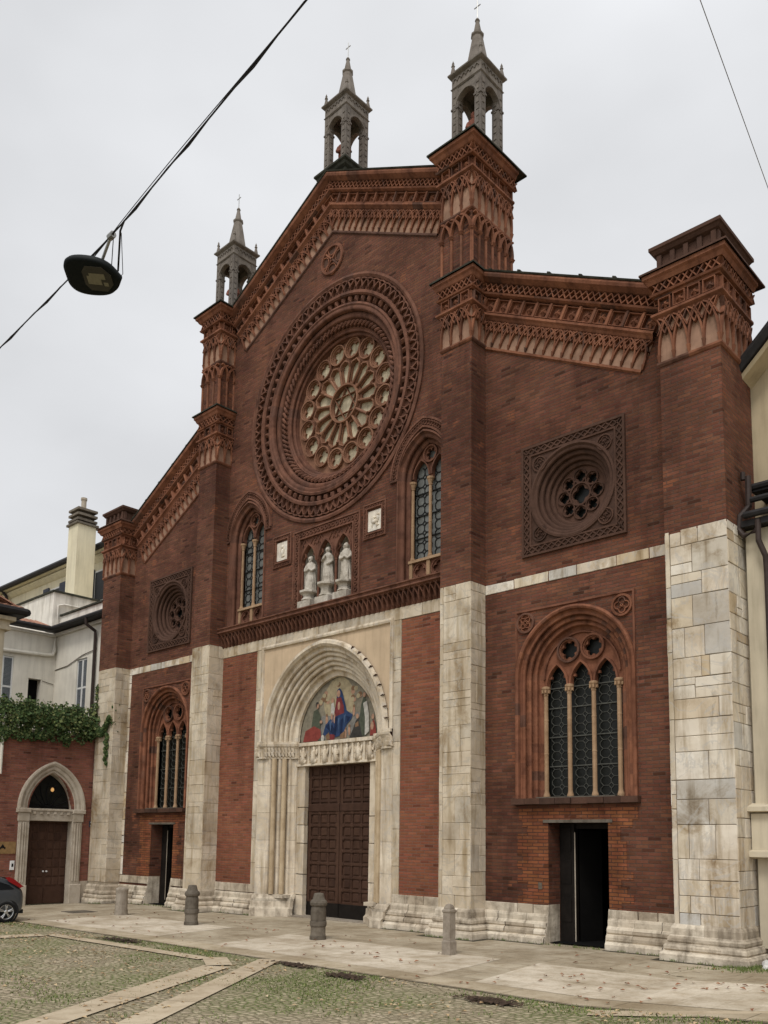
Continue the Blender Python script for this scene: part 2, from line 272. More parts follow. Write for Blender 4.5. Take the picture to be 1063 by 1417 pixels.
def paving(name, c1, c2, joint, w, h, sx=1.0):
    m, t, b = mat(name); g = N(t, 'ShaderNodeNewGeometry')
    br = N(t, 'ShaderNodeTexBrick'); t.links.new(g.outputs['Position'], br.inputs['Vector']); br.inputs['Scale'].default_value = 1
    br.inputs['Brick Width'].default_value = w; br.inputs['Row Height'].default_value = h; br.inputs['Mortar Size'].default_value = 0.008; br.inputs['Mortar Smooth'].default_value = 0.4
    br.offset = 0.37; br.squash = 0.8; br.squash_frequency = 3
    br.inputs['Color1'].default_value = (*c1, 1); br.inputs['Color2'].default_value = (*c2, 1); br.inputs['Mortar'].default_value = (*joint, 1)
    col = br.outputs['Color']
    n0 = noise(t, 0.7, 5, 0.6); col = mix(t, col, (0.62, 0.58, 0.52), rng_(t, n0.outputs[0], 0.42, 0.66, 0, 0.9), 'MULTIPLY')
    n1 = noise(t, 3.5, 6, 0.7); col = mix(t, col, (0.66, 0.6, 0.52), rng_(t, n1.outputs[0], 0.45, 0.7, 0, 0.8), 'MULTIPLY')
    n3 = noise(t, 30, 3, 0.7); col = mix(t, col, (0.72, 0.7, 0.66), rng_(t, n3.outputs[0], 0.5, 0.7, 0, 0.7), 'MULTIPLY')
    t.links.new(col, b.inputs['Base Color']); b.inputs['Roughness'].default_value = 0.85
    a = N(t, 'ShaderNodeMath', operation='SUBTRACT'); t.links.new(n3.outputs[0], a.inputs[0]); t.links.new(br.outputs['Fac'], a.inputs[1])
    bump(t, b, a.outputs[0], 0.006, 0.6); return m
MT['paving'] = paving('stone_paving', (0.44, 0.38, 0.285), (0.37, 0.315, 0.23), (0.17, 0.145, 0.10), 1.15, 0.62)
MT['paving_white'] = paving('white_granite_slabs', (0.61, 0.54, 0.435), (0.56, 0.495, 0.395), (0.46, 0.40, 0.31), 0.6, 0.6)
MT['kerb'] = paving('kerb_stone', (0.48, 0.41, 0.30), (0.41, 0.345, 0.25), (0.14, 0.12, 0.08), 1.7, 9.0)
MT['strip'] = island_mat('strip_stone', [(0, (0.50, 0.415, 0.295)), (0.5, (0.45, 0.375, 0.27)), (1, (0.53, 0.45, 0.33))], stain=(0.6, 0.55, 0.48), nscale=4, rough=0.85)
MT['contact_shade_soil'] = plain('contact_shade_soil', (0.075, 0.066, 0.046), .95, .5, 6, bumpd=.01)  # damp soil with contact shade painted into its dark colour
def flat(name, c, rough=0.6, emit=0):
    m, t, b = mat(name); n1 = noise(t, 9, 4)
    t.links.new(mix(t, c, tuple(x*0.72 for x in c), rng_(t, n1.outputs[0], 0.4, 0.65, 0, 1)), b.inputs['Base Color']); b.inputs['Roughness'].default_value = rough
    if emit: b.inputs['Emission Color'].default_value = (*c, 1); b.inputs['Emission Strength'].default_value = emit
    return m

# ------------------------------------------------------------------ mesh builder
class MB:
    def __init__(s): s.v = []; s.f = []; s.m = []; s.mi = 0
    def add(s, vs, fs):
        b = len(s.v); s.v += [tuple(p) for p in vs]
        for f in fs: s.f.append([b+i for i in f]); s.m.append(s.mi)
    def box(s, x0, x1, y0, y1, z0, z1):
        s.add([(x0,y0,z0),(x1,y0,z0),(x1,y1,z0),(x0,y1,z0),(x0,y0,z1),(x1,y0,z1),(x1,y1,z1),(x0,y1,z1)],
              [(0,3,2,1),(4,5,6,7),(0,1,5,4),(1,2,6,5),(2,3,7,6),(3,0,4,7)])
    def fbox(s, F, s0, s1, h0, h1, n0, n1, ch=0.0):   # box in facade coordinates, bevelled front
        c = ch
        P = [F(s0,h0,n0),F(s1,h0,n0),F(s1,h1,n0),F(s0,h1,n0)]
        if c:
            Q = [F(s0,h0,n1-c),F(s1,h0,n1-c),F(s1,h1,n1-c),F(s0,h1,n1-c)]
            T = [F(s0+c,h0+c,n1),F(s1-c,h0+c,n1),F(s1-c,h1-c,n1),F(s0+c,h1-c,n1)]
            fs = []
            for k in range(4):
                j = (k+1)%4; fs += [(k,j,4+j,4+k),(4+k,4+j,8+j,8+k)]
            s.add(P+Q+T, fs+[(8,9,10,11)])
        else:
            T = [F(s0,h0,n1),F(s1,h0,n1),F(s1,h1,n1),F(s0,h1,n1)]
            s.add(P+T, [(k,(k+1)%4,4+(k+1)%4,4+k) for k in range(4)]+[(4,5,6,7),(3,2,1,0)])
    def bar(s, F, pts, w, n0, n1, closed=False, taper=None):
        # ribbon bar along pts (a,b) with rectangular/chamfered section; n0/n1 numbers or functions of height b
        n = len(pts); L = []
        for i in range(n):
            a = pts[i-1] if (i > 0 or closed) else pts[i]; b = pts[(i+1)%n] if (i < n-1 or closed) else pts[i]
            dx, dy = b[0]-a[0], b[1]-a[1]; d = hypot(dx, dy) or 1; nx, ny = -dy/d*w/2, dx/d*w/2
            if taper: nx *= taper(i/(n-1)); ny *= taper(i/(n-1))
            p = pts[i]; A = n0(p[1]) if callable(n0) else n0; B = n1(p[1]) if callable(n1) else n1
            L.append([F(p[0]+nx,p[1]+ny,A), F(p[0]+nx*.75,p[1]+ny*.75,B), F(p[0]-nx*.75,p[1]-ny*.75,B), F(p[0]-nx,p[1]-ny,A)])
        vs = [q for l in L for q in l]; fs = []
        for i in range(n if closed else n-1):
            j = (i+1)%n
            for k in range(3): fs.append((4*i+k, 4*i+k+1, 4*j+k+1, 4*j+k))
        if not closed: fs += [(0,1,2,3), (4*(n-1)+3,4*(n-1)+2,4*(n-1)+1,4*(n-1))]
        s.add(vs, fs)
    def mould(s, F, pts, prof, closed=False, split=0):
        # sweep an open profile [(r, n)] along a 2-D path; r is the in-plane offset (left normal), n the depth coordinate
        n = len(pts); rows = []
        for i in range(n):
            p = pts[i]
            a = pts[i-1] if (i > 0 or closed) else None; b = pts[(i+1)%n] if (i < n-1 or closed) else None
            def nrm(u, v):
                dx, dy = v[0]-u[0], v[1]-u[1]; d = hypot(dx, dy) or 1e-9; return (-dy/d, dx/d)
            if a is None: m = nrm(p, b)
            elif b is None: m = nrm(a, p)
            else:
                n1, n2 = nrm(a, p), nrm(p, b); mx_, my_ = n1[0]+n2[0], n1[1]+n2[1]; d = mx_*n1[0]+my_*n1[1]
                if d < 0.15: d = 0.15
                m = (mx_/d, my_/d)
            rows.append([F(p[0]+m[0]*r_, p[1]+m[1]*r_, n_) for r_, n_ in prof])
        k = len(prof)
        segs = range(n if closed else n-1)
        if split:
            m_ = n if closed else n-1
            for i in range(0, m_, split):
                sub_ = [rows[q % n] for q in range(i, min(i+split, m_)+1)]
                s.add([q for rr in sub_ for q in rr], [(a*k+q, a*k+q+1, (a+1)*k+q+1, (a+1)*k+q) for a in range(len(sub_)-1) for q in range(k-1)])
        else:
            s.add([q for rr in rows for q in rr], [(i*k+q, i*k+q+1, ((i+1)%n)*k+q+1, ((i+1)%n)*k+q) for i in segs for q in range(k-1)])
    def tube(s, pts, rad, seg=8, caps=True):
        pts = [Vector(p) for p in pts]; n = len(pts); rows = []
        rad = rad if isinstance(rad, (list, tuple)) else [rad]*n
        ref = Vector((0, 0, 1)) if abs((pts[-1]-pts[0]).normalized().z) < 0.9 else Vector((1, 0, 0))
        for i in range(n):
            d = (pts[min(i+1, n-1)]-pts[max(i-1, 0)]).normalized(); a = d.cross(ref).normalized(); b = d.cross(a)
            rows.append([pts[i]+(a*cos(2*pi*k/seg)+b*sin(2*pi*k/seg))*rad[i] for k in range(seg)])
        vs = [p for rr in rows for p in rr]; fs = [(i*seg+k, i*seg+(k+1)%seg, (i+1)*seg+(k+1)%seg, (i+1)*seg+k) for i in range(n-1) for k in range(seg)]
        if caps: fs += [tuple(range(seg))[::-1], tuple((n-1)*seg+k for k in range(seg))]
        s.add(vs, fs)
    def lathe(s, prof, cx, cy, seg=20, sq=0, ang=0, z0=0.0):
        rows = []
        for r_, z_ in prof:
            rows.append([(cx+r_*cos(2*pi*(k+.5)/seg+ang), cy+r_*sin(2*pi*(k+.5)/seg+ang), z0+z_) for k in range(seg)])
        n = len(prof); vs = [p for rr in rows for p in rr]
        fs = [(i*seg+k, i*seg+(k+1)%seg, (i+1)*seg+(k+1)%seg, (i+1)*seg+k) for i in range(n-1) for k in range(seg)]
        s.add(vs, fs+[tuple((n-1)*seg+k for k in range(seg))])
    def prism(s, poly, y0, y1, F=None):  # polygon (a,b) extruded from y0 to y1
        F = F or (lambda a, b, n: (a, n, b)); n = len(poly)
        s.add([F(a, b, y0) for a, b in poly]+[F(a, b, y1) for a, b in poly], [tuple(range(n)), tuple(range(2*n-1, n-1, -1))]+[(k, (k+1)%n, n+(k+1)%n, n+k) for k in range(n)])
    def plate(s, loops, y0, y1, F=None):   # polygon loops (outer + holes) in X/Z, extruded in Y
        F = F or (lambda a, b, n: (a, n, b))
        c = bpy.data.curves.new('tmp', 'CURVE'); c.dimensions = '2D'; c.fill_mode = 'BOTH'; c.extrude = 0.5
        for lp in loops:
            sp = c.splines.new('POLY'); sp.points.add(len(lp)-1); sp.use_cyclic_u = True
            for k, (a, b) in enumerate(lp): sp.points[k].co = (a, b, 0, 1)
        o = bpy.data.objects.new('tmp', c); me = o.to_mesh()
        b = len(s.v)
        for v in me.vertices:
            s.v.append(tuple(F(v.co.x, v.co.y, y0+(y1-y0)*(0.5-v.co.z))))
        for p in me.polygons: s.f.append([b+i for i in p.vertices]); s.m.append(s.mi)
        o.to_mesh_clear(); bpy.data.objects.remove(o); bpy.data.curves.remove(c)
    def build(s, name, mats, parent=None, smooth=False):
        me = bpy.data.meshes.new(name); me.from_pydata(s.v, [], s.f)
        if not isinstance(mats, (list, tuple)): mats = [mats]
        for m_ in mats: me.materials.append(MT[m_] if isinstance(m_, str) else m_)
        if len(mats) > 1: me.polygons.foreach_set('material_index', s.m)
        if smooth: me.polygons.foreach_set('use_smooth', [True]*len(me.polygons))
        me.validate(); me.update()
        o = bpy.data.objects.new(name, me); COL.objects.link(o)
        if parent is not None: o.parent = parent
        return o
def empty(name, label, cat, loc=(0, 0, 0), group=None):
    o = bpy.data.objects.new(name, None); COL.objects.link(o); o.location = loc
    o.empty_display_size = 0.2
    o['label'] = label; o['category'] = cat
    if group: o['group'] = group
    return o
def node(name, parent):  # a part that only gathers sub-parts is avoided: parts are meshes
    o = bpy.data.objects.new(name, None); COL.objects.link(o); o.parent = parent; return o
def tag(o, label=None, cat=None, group=None, kind=None):
    if label: o['label'] = label
    if cat: o['category'] = cat
    if group: o['group'] = group
    if kind: o['kind'] = kind
    return o

FF = lambda a, b, n: (a, n, b)                                 # facade front: depth given as absolute Y
def Ffr(y0): return lambda a, b, n: (a, y0-n, b)               # front, n outward
def Fsd(x0, sg=1): return lambda a, b, n: (x0+sg*n, a, b)      # side face, a = Y
def Frk(x0, z0, ang, y0):
    c, s_ = cos(ang), sin(ang)
    return lambda a, b, n: (x0+a*c-b*s_, y0-n, z0+a*s_+b*c)
def Fpol(cx, cz, y0): return lambda a, b, n: (cx+b*cos(a), y0-n, cz+b*sin(a))
FP = lambda a, b, n: (a, b, n)                                 # plan path, n = z

def circ(cx, cz, rad, n=48, a0=0): return [(cx+rad*cos(a0+2*pi*k/n), cz+rad*sin(a0+2*pi*k/n)) for k in range(n)]
def arch(cx, hw, zs, h, n=10):
    rad = (hw*hw+h*h)/(2*hw); t1 = atan2(h, rad-hw) if rad > hw+1e-6 else pi/2
    if h < hw: t1 = math.asin(min(1, h/rad)); t1 = t1
    L = [(cx-hw+rad-rad*cos(t1*k/n), zs+rad*sin(t1*k/n)) for k in range(n+1)]
    Rr = [(2*cx-x, z) for x, z in reversed(L[:-1])]
    return L+Rr
def archpath(cx, hw, z0, zs, h, n=10): return [(cx-hw, z0)]+arch(cx, hw, zs, h, n)+[(cx+hw, z0)]
def sub(path, step):
    o = [path[0]]
    for p, q in zip(path, path[1:]):
        k = max(1, round(hypot(q[0]-p[0], q[1]-p[1])/step)); o += [(p[0]+(q[0]-p[0])*t/k, p[1]+(q[1]-p[1])*t/k) for t in range(1, k+1)]
    return o
def foil(cx, cz, rad, lobes=4, a0=0, n=40, d=0.36):
    return [(cx+rad*(1-d*(1-abs(cos(lobes/2*(2*pi*k/n-a0)))**0.7))*cos(2*pi*k/n), cz+rad*(1-d*(1-abs(cos(lobes/2*(2*pi*k/n-a0)))**0.7))*sin(2*pi*k/n)) for k in range(n)]
def rolls(r0, y0, r1, y1, n, b=0.42, k=4):
    P = [(r0, y0)]
    for i in range(n):
        a = (r0+(r1-r0)*i/n, y0+(y1-y0)*i/n); e = (r0+(r1-r0)*(i+1)/n, y0+(y1-y0)*(i+1)/n)
        dx, dy = e[0]-a[0], e[1]-a[1]; L = hypot(dx, dy); nx, ny = -dy/L, dx/L
        if ny > 0: nx, ny = -nx, -ny
        st = 0.22
        for q in range(k+1):
            t = st+(1-st)*q/k; bu = b*L*(1-st)*sin(pi*q/k)
            P.append((a[0]+dx*t+nx*bu, a[1]+dy*t+ny*bu))
        P.append((e[0]-nx*L*.30, e[1]-ny*L*.30) if i < n-1 else (e[0], e[1]))
    return P
def frieze(mb, F, L, H, pitch, n0, n1, w=0.045, corbel=True, seg=6, start=0.0, net=False):
    """interlaced pointed arches on corbels; along a from start to start+L, heights 0..H, projecting n0 (bottom) to n1 (top)"""
    k = max(1, round(L/pitch)); p = L/k; h0 = 0.13*H
    nb = lambda b: n0*0.2; nf = lambda b: n0+(n1-n0)*max(0, min(1, b/H))
    if net:
        for i in range(k):
            a = start+i*p; zb = H*.62
            for q in (0, .5): 
                mb.bar(F, [(a+q*p, zb+(.0 if q == 0 else 0)), (a+q*p+p*.5, H)], w*.6, 0, n1*.9); mb.bar(F, [(a+q*p, H), (a+q*p+p*.5, zb)], w*.6, 0, n1*.88)
    for i in range(k+1):
        s0 = start+i*p
        for sg in (1, -1):
            if (sg == 1 and i == k) or (sg == -1 and i == 0): continue
            pts = []
            for q in range(seg+1):
                t = (pi/2*0.93)*q/seg; a = s0+sg*p*(1-cos(t)); b = h0+(H-h0)*sin(t)/sin(pi/2*0.93)
                pts.append((a, b))
            mb.bar(F, pts, w, nb, nf, taper=lambda u: 1.35-0.5*u)
        if corbel:
            c = w*0.85
            mb.add([F(s0-c*.5, 0, 0), F(s0+c*.5, 0, 0), F(s0+c*.5, 0, n0*.7), F(s0-c*.5, 0, n0*.7),
                    F(s0-c, h0*1.3, 0), F(s0+c, h0*1.3, 0), F(s0+c, h0*1.3, n0*1.6), F(s0-c, h0*1.3, n0*1.6)],
                   [(0,1,2,3),(3,2,6,7),(0,3,7,4),(1,5,6,2),(4,7,6,5)])
def lattice(mb, F, L, h0, h1, n0, n1, pitch, w=0.022, start=0.0):
    k = max(1, round(L/pitch)); p = L/k
    for i in range(k):
        a = start+i*p
        mb.bar(F, [(a, h0), (a+p, h1)], w, n0, n1); mb.bar(F, [(a, h1), (a+p, h0)], w, n0, n1*0.98)
def panels(mb, F, L, h0, h1, n0, n1, pitch, start=0.0, mod=True):
    k = max(1, round(L/pitch)); p = L/k; hh = h1-h0
    for i in range(k):
        a0, a1 = start+i*p+p*.12, start+(i+1)*p-p*.12; c = (a0+a1)/2; cz = (h0+h1)/2; m = hh*.10
        mb.bar(F, [(a0, h0+m), (a1, h0+m), (a1, h1-m), (a0, h1-m)], 0.03, n0, n1, closed=True)
        rr = min(a1-a0, hh-2*m)/2*.72
        ctr = F(c, cz, n1*.9); ring = []
        for q in range(16):
            t = 2*pi*q/16; u = rr*(1 if q % 4 != 2 else .55)
            ring.append(F(c+u*cos(t), cz+u*sin(t), n0+.2*(n1-n0)))
        mb.add([ctr]+ring, [(0, 1+q, 1+(q+1)%16) for q in range(16)])
        if mod and i > 0:
            s0 = start+i*p; mb.fbox(F, s0-.035, s0+.035, h0+m*.3, h1, n0, n1*1.2, 0.012)
def ashlar(mb, F, s0, s1, z0, z1, rg, hr=(0.22, 0.55), wr=(0.35, 0.95), n0=0.0, n1=0.02, gap=0.006):
    z = z0
    while z < z1-0.01:
        h = rg.uniform(*hr)
        if z1-z-h < hr[0]*.7: h = z1-z
        s = s0
        while s < s1-0.01:
            w = rg.uniform(*wr)
            if s1-s-w < wr[0]*.6: w = s1-s
            parts = [(s, z, w, h)]
            if h > .34 and rg.random() < .22: q = rg.uniform(.35, .65)*h; parts = [(s, z, w, q), (s, z+q, w, h-q)]
            elif w > .55 and h > .3 and rg.random() < .15: q = rg.uniform(.25, .4)*w; parts = [(s, z, q, h), (s+q, z, w-q, h)]
            for ps, pz, pw_, ph in parts:
                e = lambda: (rg.uniform(0, .006)+(rg.random() < .12)*rg.uniform(0, .02))*(1 if gap > .0045 else .55 if gap > .003 else .25)
                A = [(ps+gap+e(), pz+gap+e()), (ps+pw_-gap-e(), pz+gap+e()), (ps+pw_-gap-e(), pz+ph-gap-e()), (ps+gap+e(), pz+ph-gap-e())]
                nn = n1+rg.uniform(-.005, .005); c = .007; ca, cb = ps+pw_/2, pz+ph/2
                sh = lambda p: (p[0]+(c if p[0] < ca else -c), p[1]+(c if p[1] < cb else -c))
                V = [F(a, bb, n0) for a, bb in A]+[F(a, bb, nn-c) for a, bb in A]+[F(*sh(p), nn) for p in A]
                mb.add(V, [f for k in range(4) for f in ((k, (k+1)%4, 4+(k+1)%4, 4+k), (4+k, 4+(k+1)%4, 8+(k+1)%4, 8+k))]+[(8, 9, 10, 11)])
            s += w
        z += h
rg = random.Random(7)

# ------------------------------------------------------------------ setting: ground
GX = [(-300, -1.4), (-40, -0.45), (-14, -0.2), (-11.6, -0.17), (-9, -0.068), (0, 0.0), (11.4, 0.083), (14, 0.24), (20, 0.45), (40, 0.6), (300, 1.5)]
def gz(x):
    for (a, b), (c, d) in zip(GX, GX[1:]):
        if a <= x <= c: return b+(d-b)*(x-a)/(c-a)
    return 0
def sheet(name, x0, x1, y0, y1, dz, m, kind=True, xs=None):
    X = sorted(set([x0, x1]+[g for g, _ in GX if x0 < g < x1])); b = MB()
    for a, c in zip(X, X[1:]):
        b.add([(a, y0, gz(a)+dz), (c, y0, gz(c)+dz), (c, y1, gz(c)+dz), (a, y1, gz(a)+dz)], [(0, 1, 2, 3)])
    o = b.build(name, m); 
    if kind: o['kind'] = 'structure'
    return o
sheet('ground', -300, 300, -300, 300, -0.012, 'ground')
sheet('pavement', -11.55, 22, -5.85, 1.2, 0.0, 'paving')
for x0, x1 in ((-5.25, 0.0), (2.1, 8.05), (8.85, 16.0)):
    b = MB(); X = [x0, x1] + ([11.4, 14] if x1 > 14 else []); X.sort()
    for a, c in zip(X, X[1:]):
        b.add([(a + (0.45 if a == x0 else 0), -5.22, gz(a)+.005), (c + (0.4 if c == x1 else 0), -5.22, gz(c)+.005), (c, -2.78, gz(c)+.005), (a, -2.78, gz(a)+.005)], [(0, 1, 2, 3)])
    tag(b.build('pale_slab_paving', 'paving_white'), kind='structure')
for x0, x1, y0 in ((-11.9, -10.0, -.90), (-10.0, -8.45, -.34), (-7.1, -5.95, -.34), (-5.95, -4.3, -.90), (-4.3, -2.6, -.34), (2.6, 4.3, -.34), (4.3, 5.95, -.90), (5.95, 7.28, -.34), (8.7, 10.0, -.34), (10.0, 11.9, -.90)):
    sheet('contact_shade_strip', x0, x1, y0, -.1, .004, 'contact_shade_soil')  # dark sheet that paints the contact shade along the wall foot
sheet('kerb', -11.5, 22, -5.82, -5.25, 0.006, 'kerb')
def strip(pts, w, name='stone_strip', seglen=1.3):
    b = MB(); r_ = random.Random(int(pts[0][0]*100))
    for p, q in zip(pts, pts[1:]):
        L = hypot(q[0]-p[0], q[1]-p[1]); k = max(1, int(L/seglen)); d = ((q[0]-p[0])/L, (q[1]-p[1])/L); n = (-d[1]*w/2, d[0]*w/2)
        for i in range(k):
            a, c = L*i/k+.004, L*(i+1)/k-.004; j = r_.uniform(-.01, .01)
            A = (p[0]+d[0]*a, p[1]+d[1]*a); C_ = (p[0]+d[0]*c, p[1]+d[1]*c)
            b.add([(A[0]+n[0], A[1]+n[1], gz(A[0])+.008), (C_[0]+n[0], C_[1]+n[1], gz(C_[0])+.008), (C_[0]-n[0], C_[1]-n[1], gz(C_[0])+.008+j*.2), (A[0]-n[0], A[1]-n[1], gz(A[0])+.008)], [(0, 1, 2, 3)])
    return tag(b.build(name, 'strip'), kind='structure')
strip([(5.25, -7.05), (7.55, -11.0), (9.7, -14.6)], 0.50)
strip([(5.20, -5.84), (8.42, -10.45), (10.9, -14.0)], 0.42)
strip([(-1.45, -6.72), (4.3, -6.62)], 0.30)
strip([(4.28, -6.40), (5.18, -6.94)], 0.44)
strip([(-1.5, -6.9), (-1.95, -9.0), (-2.4, -13)], 0.5)
strip([(11.86, -6.28), (12.6, -5.95), (14.2, -4.95), (17, -3.2)], 0.34)

# ------------------------------------------------------------------ CHURCH
church = empty('church', 'red brick Gothic church with a large rose window, white marble portal and three stone pinnacles', 'church', (0, 0, 0))
a_, b_, c_, d_, PY = 4.68, 5.602, 10.338, 11.549, -0.563
ZM = 8.171
SL = 0.53; ANG = math.atan(SL)
CW = 7.93      # aisle centre
# walls ---------------------------------------------------------------
b = MB()
niche_x = (-0.75, 0.0, 0.75)
outer = [(-4.72, -0.3), (4.72, -0.3), (4.72, 21.35-SL*4.72), (0, 21.35), (-4.72, 21.35-SL*4.72)]
holes = [archpath(0, 2.50, -0.2, 5.0, 2.68), circ(0, 14.8, 3.50, 72)]
for sx in (-1, 1): holes.append(archpath(sx*3.63, 0.86, 8.76, 11.55, 1.12))
holes.append([(-1.12, 8.76), (1.12, 8.76), (1.12, 10.86), (-1.12, 10.86)])
b.plate([outer]+holes, 0.0, 0.75)
b.build('nave_wall', 'brick', church)
for sx in (-1, 1):
    b = MB()
    outer = [(sx*5.4, -0.3), (sx*10.6, -0.3), (sx*10.6, 13.2), (sx*5.4, 13.2+SL*5.2)]
    dx = (7.28, 8.71) if sx > 0 else (-8.45, -7.1)
    b.plate([outer, archpath(sx*CW, 1.43, 3.1, 5.8, 1.46), [(dx[0], -0.25), (dx[1], -0.25), (dx[1], 2.6), (dx[0], 2.6)], circ(sx*CW+(.04 if sx > 0 else .06), 9.9, 1.05, 40)], 0.0, 0.6)
    b.build('aisle_wall', 'brick', church)
# church body behind the facade (closed and dark inside)
b = MB()
b.mould(FP, [(-11.0, 0.62), (-11.0, 34), (11.0, 34), (11.0, 0.62)], [(0, -.4), (0, 10.4)])
b.add([(-11.0, 34, 10.4), (11.0, 34, 10.4), (0, 34, 13.4)], [(0, 1, 2)])
b.build('nave_body', 'brick', church)
b = MB(); b.add([(-11.3, 0.62, 10.3), (0, 0.62, 13.4), (11.3, 0.62, 10.3), (-11.3, 34.3, 10.3), (0, 34.3, 13.4), (11.3, 34.3, 10.3)], [(0, 1, 4, 3), (1, 2, 5, 4)])
b.build('roof', 'tile', church)
# dark vestibules behind the three doors
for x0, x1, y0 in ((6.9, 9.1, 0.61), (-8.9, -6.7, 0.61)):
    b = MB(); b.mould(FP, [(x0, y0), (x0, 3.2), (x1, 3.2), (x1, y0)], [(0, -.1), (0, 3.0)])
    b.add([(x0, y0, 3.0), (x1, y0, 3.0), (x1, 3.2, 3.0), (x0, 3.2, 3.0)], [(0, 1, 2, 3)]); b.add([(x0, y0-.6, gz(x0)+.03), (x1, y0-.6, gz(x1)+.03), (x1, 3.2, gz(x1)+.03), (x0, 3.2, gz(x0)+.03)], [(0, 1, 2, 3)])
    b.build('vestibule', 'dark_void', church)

# piers ---------------------------------------------------------------
def ring(mb, x0, x1, yb, prof, y0=PY):
    # sweep (out, z) profile round left side, front and right side of a pier
    P_ = [(-o, z) for o, z in prof]; st = rg.uniform(.28, .4); path = sub([(x0, yb), (x0, y0), (x1, y0), (x1, yb)], st)
    c_ = [0, len(P_)] if len(P_) < 8 else [0, 6, 10, 14, len(P_)]
    for u, v in zip(c_, c_[1:]): mb.mould(FP, path, P_[u:v+1], split=1)
def pier_faces(x0, x1, yb, y0=PY):
    return [(Ffr(y0), x0, x1), (Fsd(x1), y0, yb)]
def make_pier(x0, x1, nave):
    yb = 1.09 if nave else 0.9
    top = 19.45 if nave else 13.6
    b = MB(); b.box(x0, x1, PY, yb, ZM-0.05, top)
    p = b.build('pier', 'brick', church)
    # marble facing below
    b = MB(); b.box(x0+.012, x1-.012, PY+.012, 0.5, -0.25, ZM-0.01)
    if not nave and x0 > 0: b.box(x1-.3, x1-.012, 0.4, 0.7, -.25, ZM-.01)
    b.mi = 1
    w = x1-x0; inset = 0.1; gp_ = 0.0035 if x0 > 8 else 0.002
    ashlar(b, Ffr(PY+.012), x0+inset, x1-0.0, 0.6, ZM, rg, (0.25, 0.62) if x0 < 8 else (.28, .72), (0.3, 0.75) if x0 < 8 else (.4, 1.0), 0.0, 0.016, gp_)
    ashlar(b, Ffr(PY+.012), x0, x0+inset, 0.6, ZM, rg, (0.5, 1.3), (0.1, 0.12), 0.0, 0.016, gp_)
    ashlar(b, Fsd(x1-.012), PY, 0.0 if nave or x0 < 0 else 0.3, 0.6, ZM, rg, (0.25, 0.6), (0.2, 0.56), 0.0, 0.016, gp_)
    ashlar(b, Fsd(x0+.012, -1), PY, 0.0, 0.6, ZM, rg, (0.4, 0.7), (0.25, 0.56), 0.0, 0.016, gp_)
    b.build('marble_facing', ['mortar', 'marble'] if x0 > 8 else ['mortar_pale', 'marble_smooth'], p)
    # moulded base, one block per stretch so that the courses break up
    b = MB()
    prof = [(0.0, 0.66), (0.035, 0.62), (0.05, 0.58), (0.05, 0.46), (0.075, 0.44), (0.105, 0.40), (0.105, 0.35), (0.085, 0.32), (0.13, 0.30), (0.155, 0.26), (0.155, 0.21), (0.13, 0.18), (0.19, 0.16), (0.215, 0.12), (0.215, 0.04), (0.2, -0.3)]
    g0 = gz((x0+x1)/2)
    for j in range(0, len(prof)-1, 4):
        pr = prof[j:j+5]
        stops = [x0]+sorted(rg.uniform(x0+.2, x1-.2) for _ in range(2))+[x1]
        for q, (u, v) in enumerate(zip(stops, stops[1:])):
            path = ([(x0, 0.3), (x0, PY)] if q == 0 else [(u, PY)])+([(x1, PY), (x1, 0.55)] if q == 2 else [(v, PY)])
            b.mould(FP, path, [(-o+rg.uniform(-.006, .006), z+g0) for o, z in pr])
    b.build('base_moulding', 'marble_base', p)
    def group(zl, eo, yb_, dims):
        e = MB(); fz = MB(); pl = MB()
        zl_lat0, zl_lat1, zp0, zp1, zf0, zf1 = dims
        prof = [(0.0, zl+.03), (eo, zl), (eo, zl-.08), (eo*.8, zl-.12), (eo*.62, zl-.2), (eo*.5, zl_lat1), (eo*.16, zl_lat1), (eo*.16, zl_lat0), (eo*.58, zl_lat0-.01), (eo*.5, zl_lat0-.05), (.06, zl_lat0-.06), (.055, zp1), (.004, zp1), (.004, zp0), (.12, zp0-.015), (.12, zp0-.06), (.06, zp0-.10), (0.03, zf1), (0.004, zf1)]
        ring(e, x0, x1, yb_, prof)
        ring(pl, x0, x1, yb_, [(0.008, zf1), (0.004, zf0)])
        for F, s0, s1 in pier_faces(x0, x1, yb_):
            lattice(e, F, s1-s0+eo*.7, zl_lat0, zl_lat1, eo*.14, eo*.46+.02, 0.16, 0.032, s0-eo*.3)
            panels(e, F, s1-s0, zp0, zp1, .0, .085, 0.31, s0, mod=False)
            frieze(fz, (lambda F_: (lambda a, bb, n: F_(a, bb+zf0, n)))(F), s1-s0, zf1-zf0, 0.27, 0.04, 0.10, 0.042, start=s0, net=True)
        cn = e.build('cornice', 'terra', p); fz.build('arch_frieze', 'terra', cn); pl.build('frieze_panel', 'frieze_plaster', cn)
        e = MB(); ring(e, x0, x1, yb_, [(0.0, zf0), (0.045, zf0-.01), (0.045, zf0-.05), (0.02, zf0-.09), (0, zf0-.1)]); e.build('string_course', 'terra', cn)
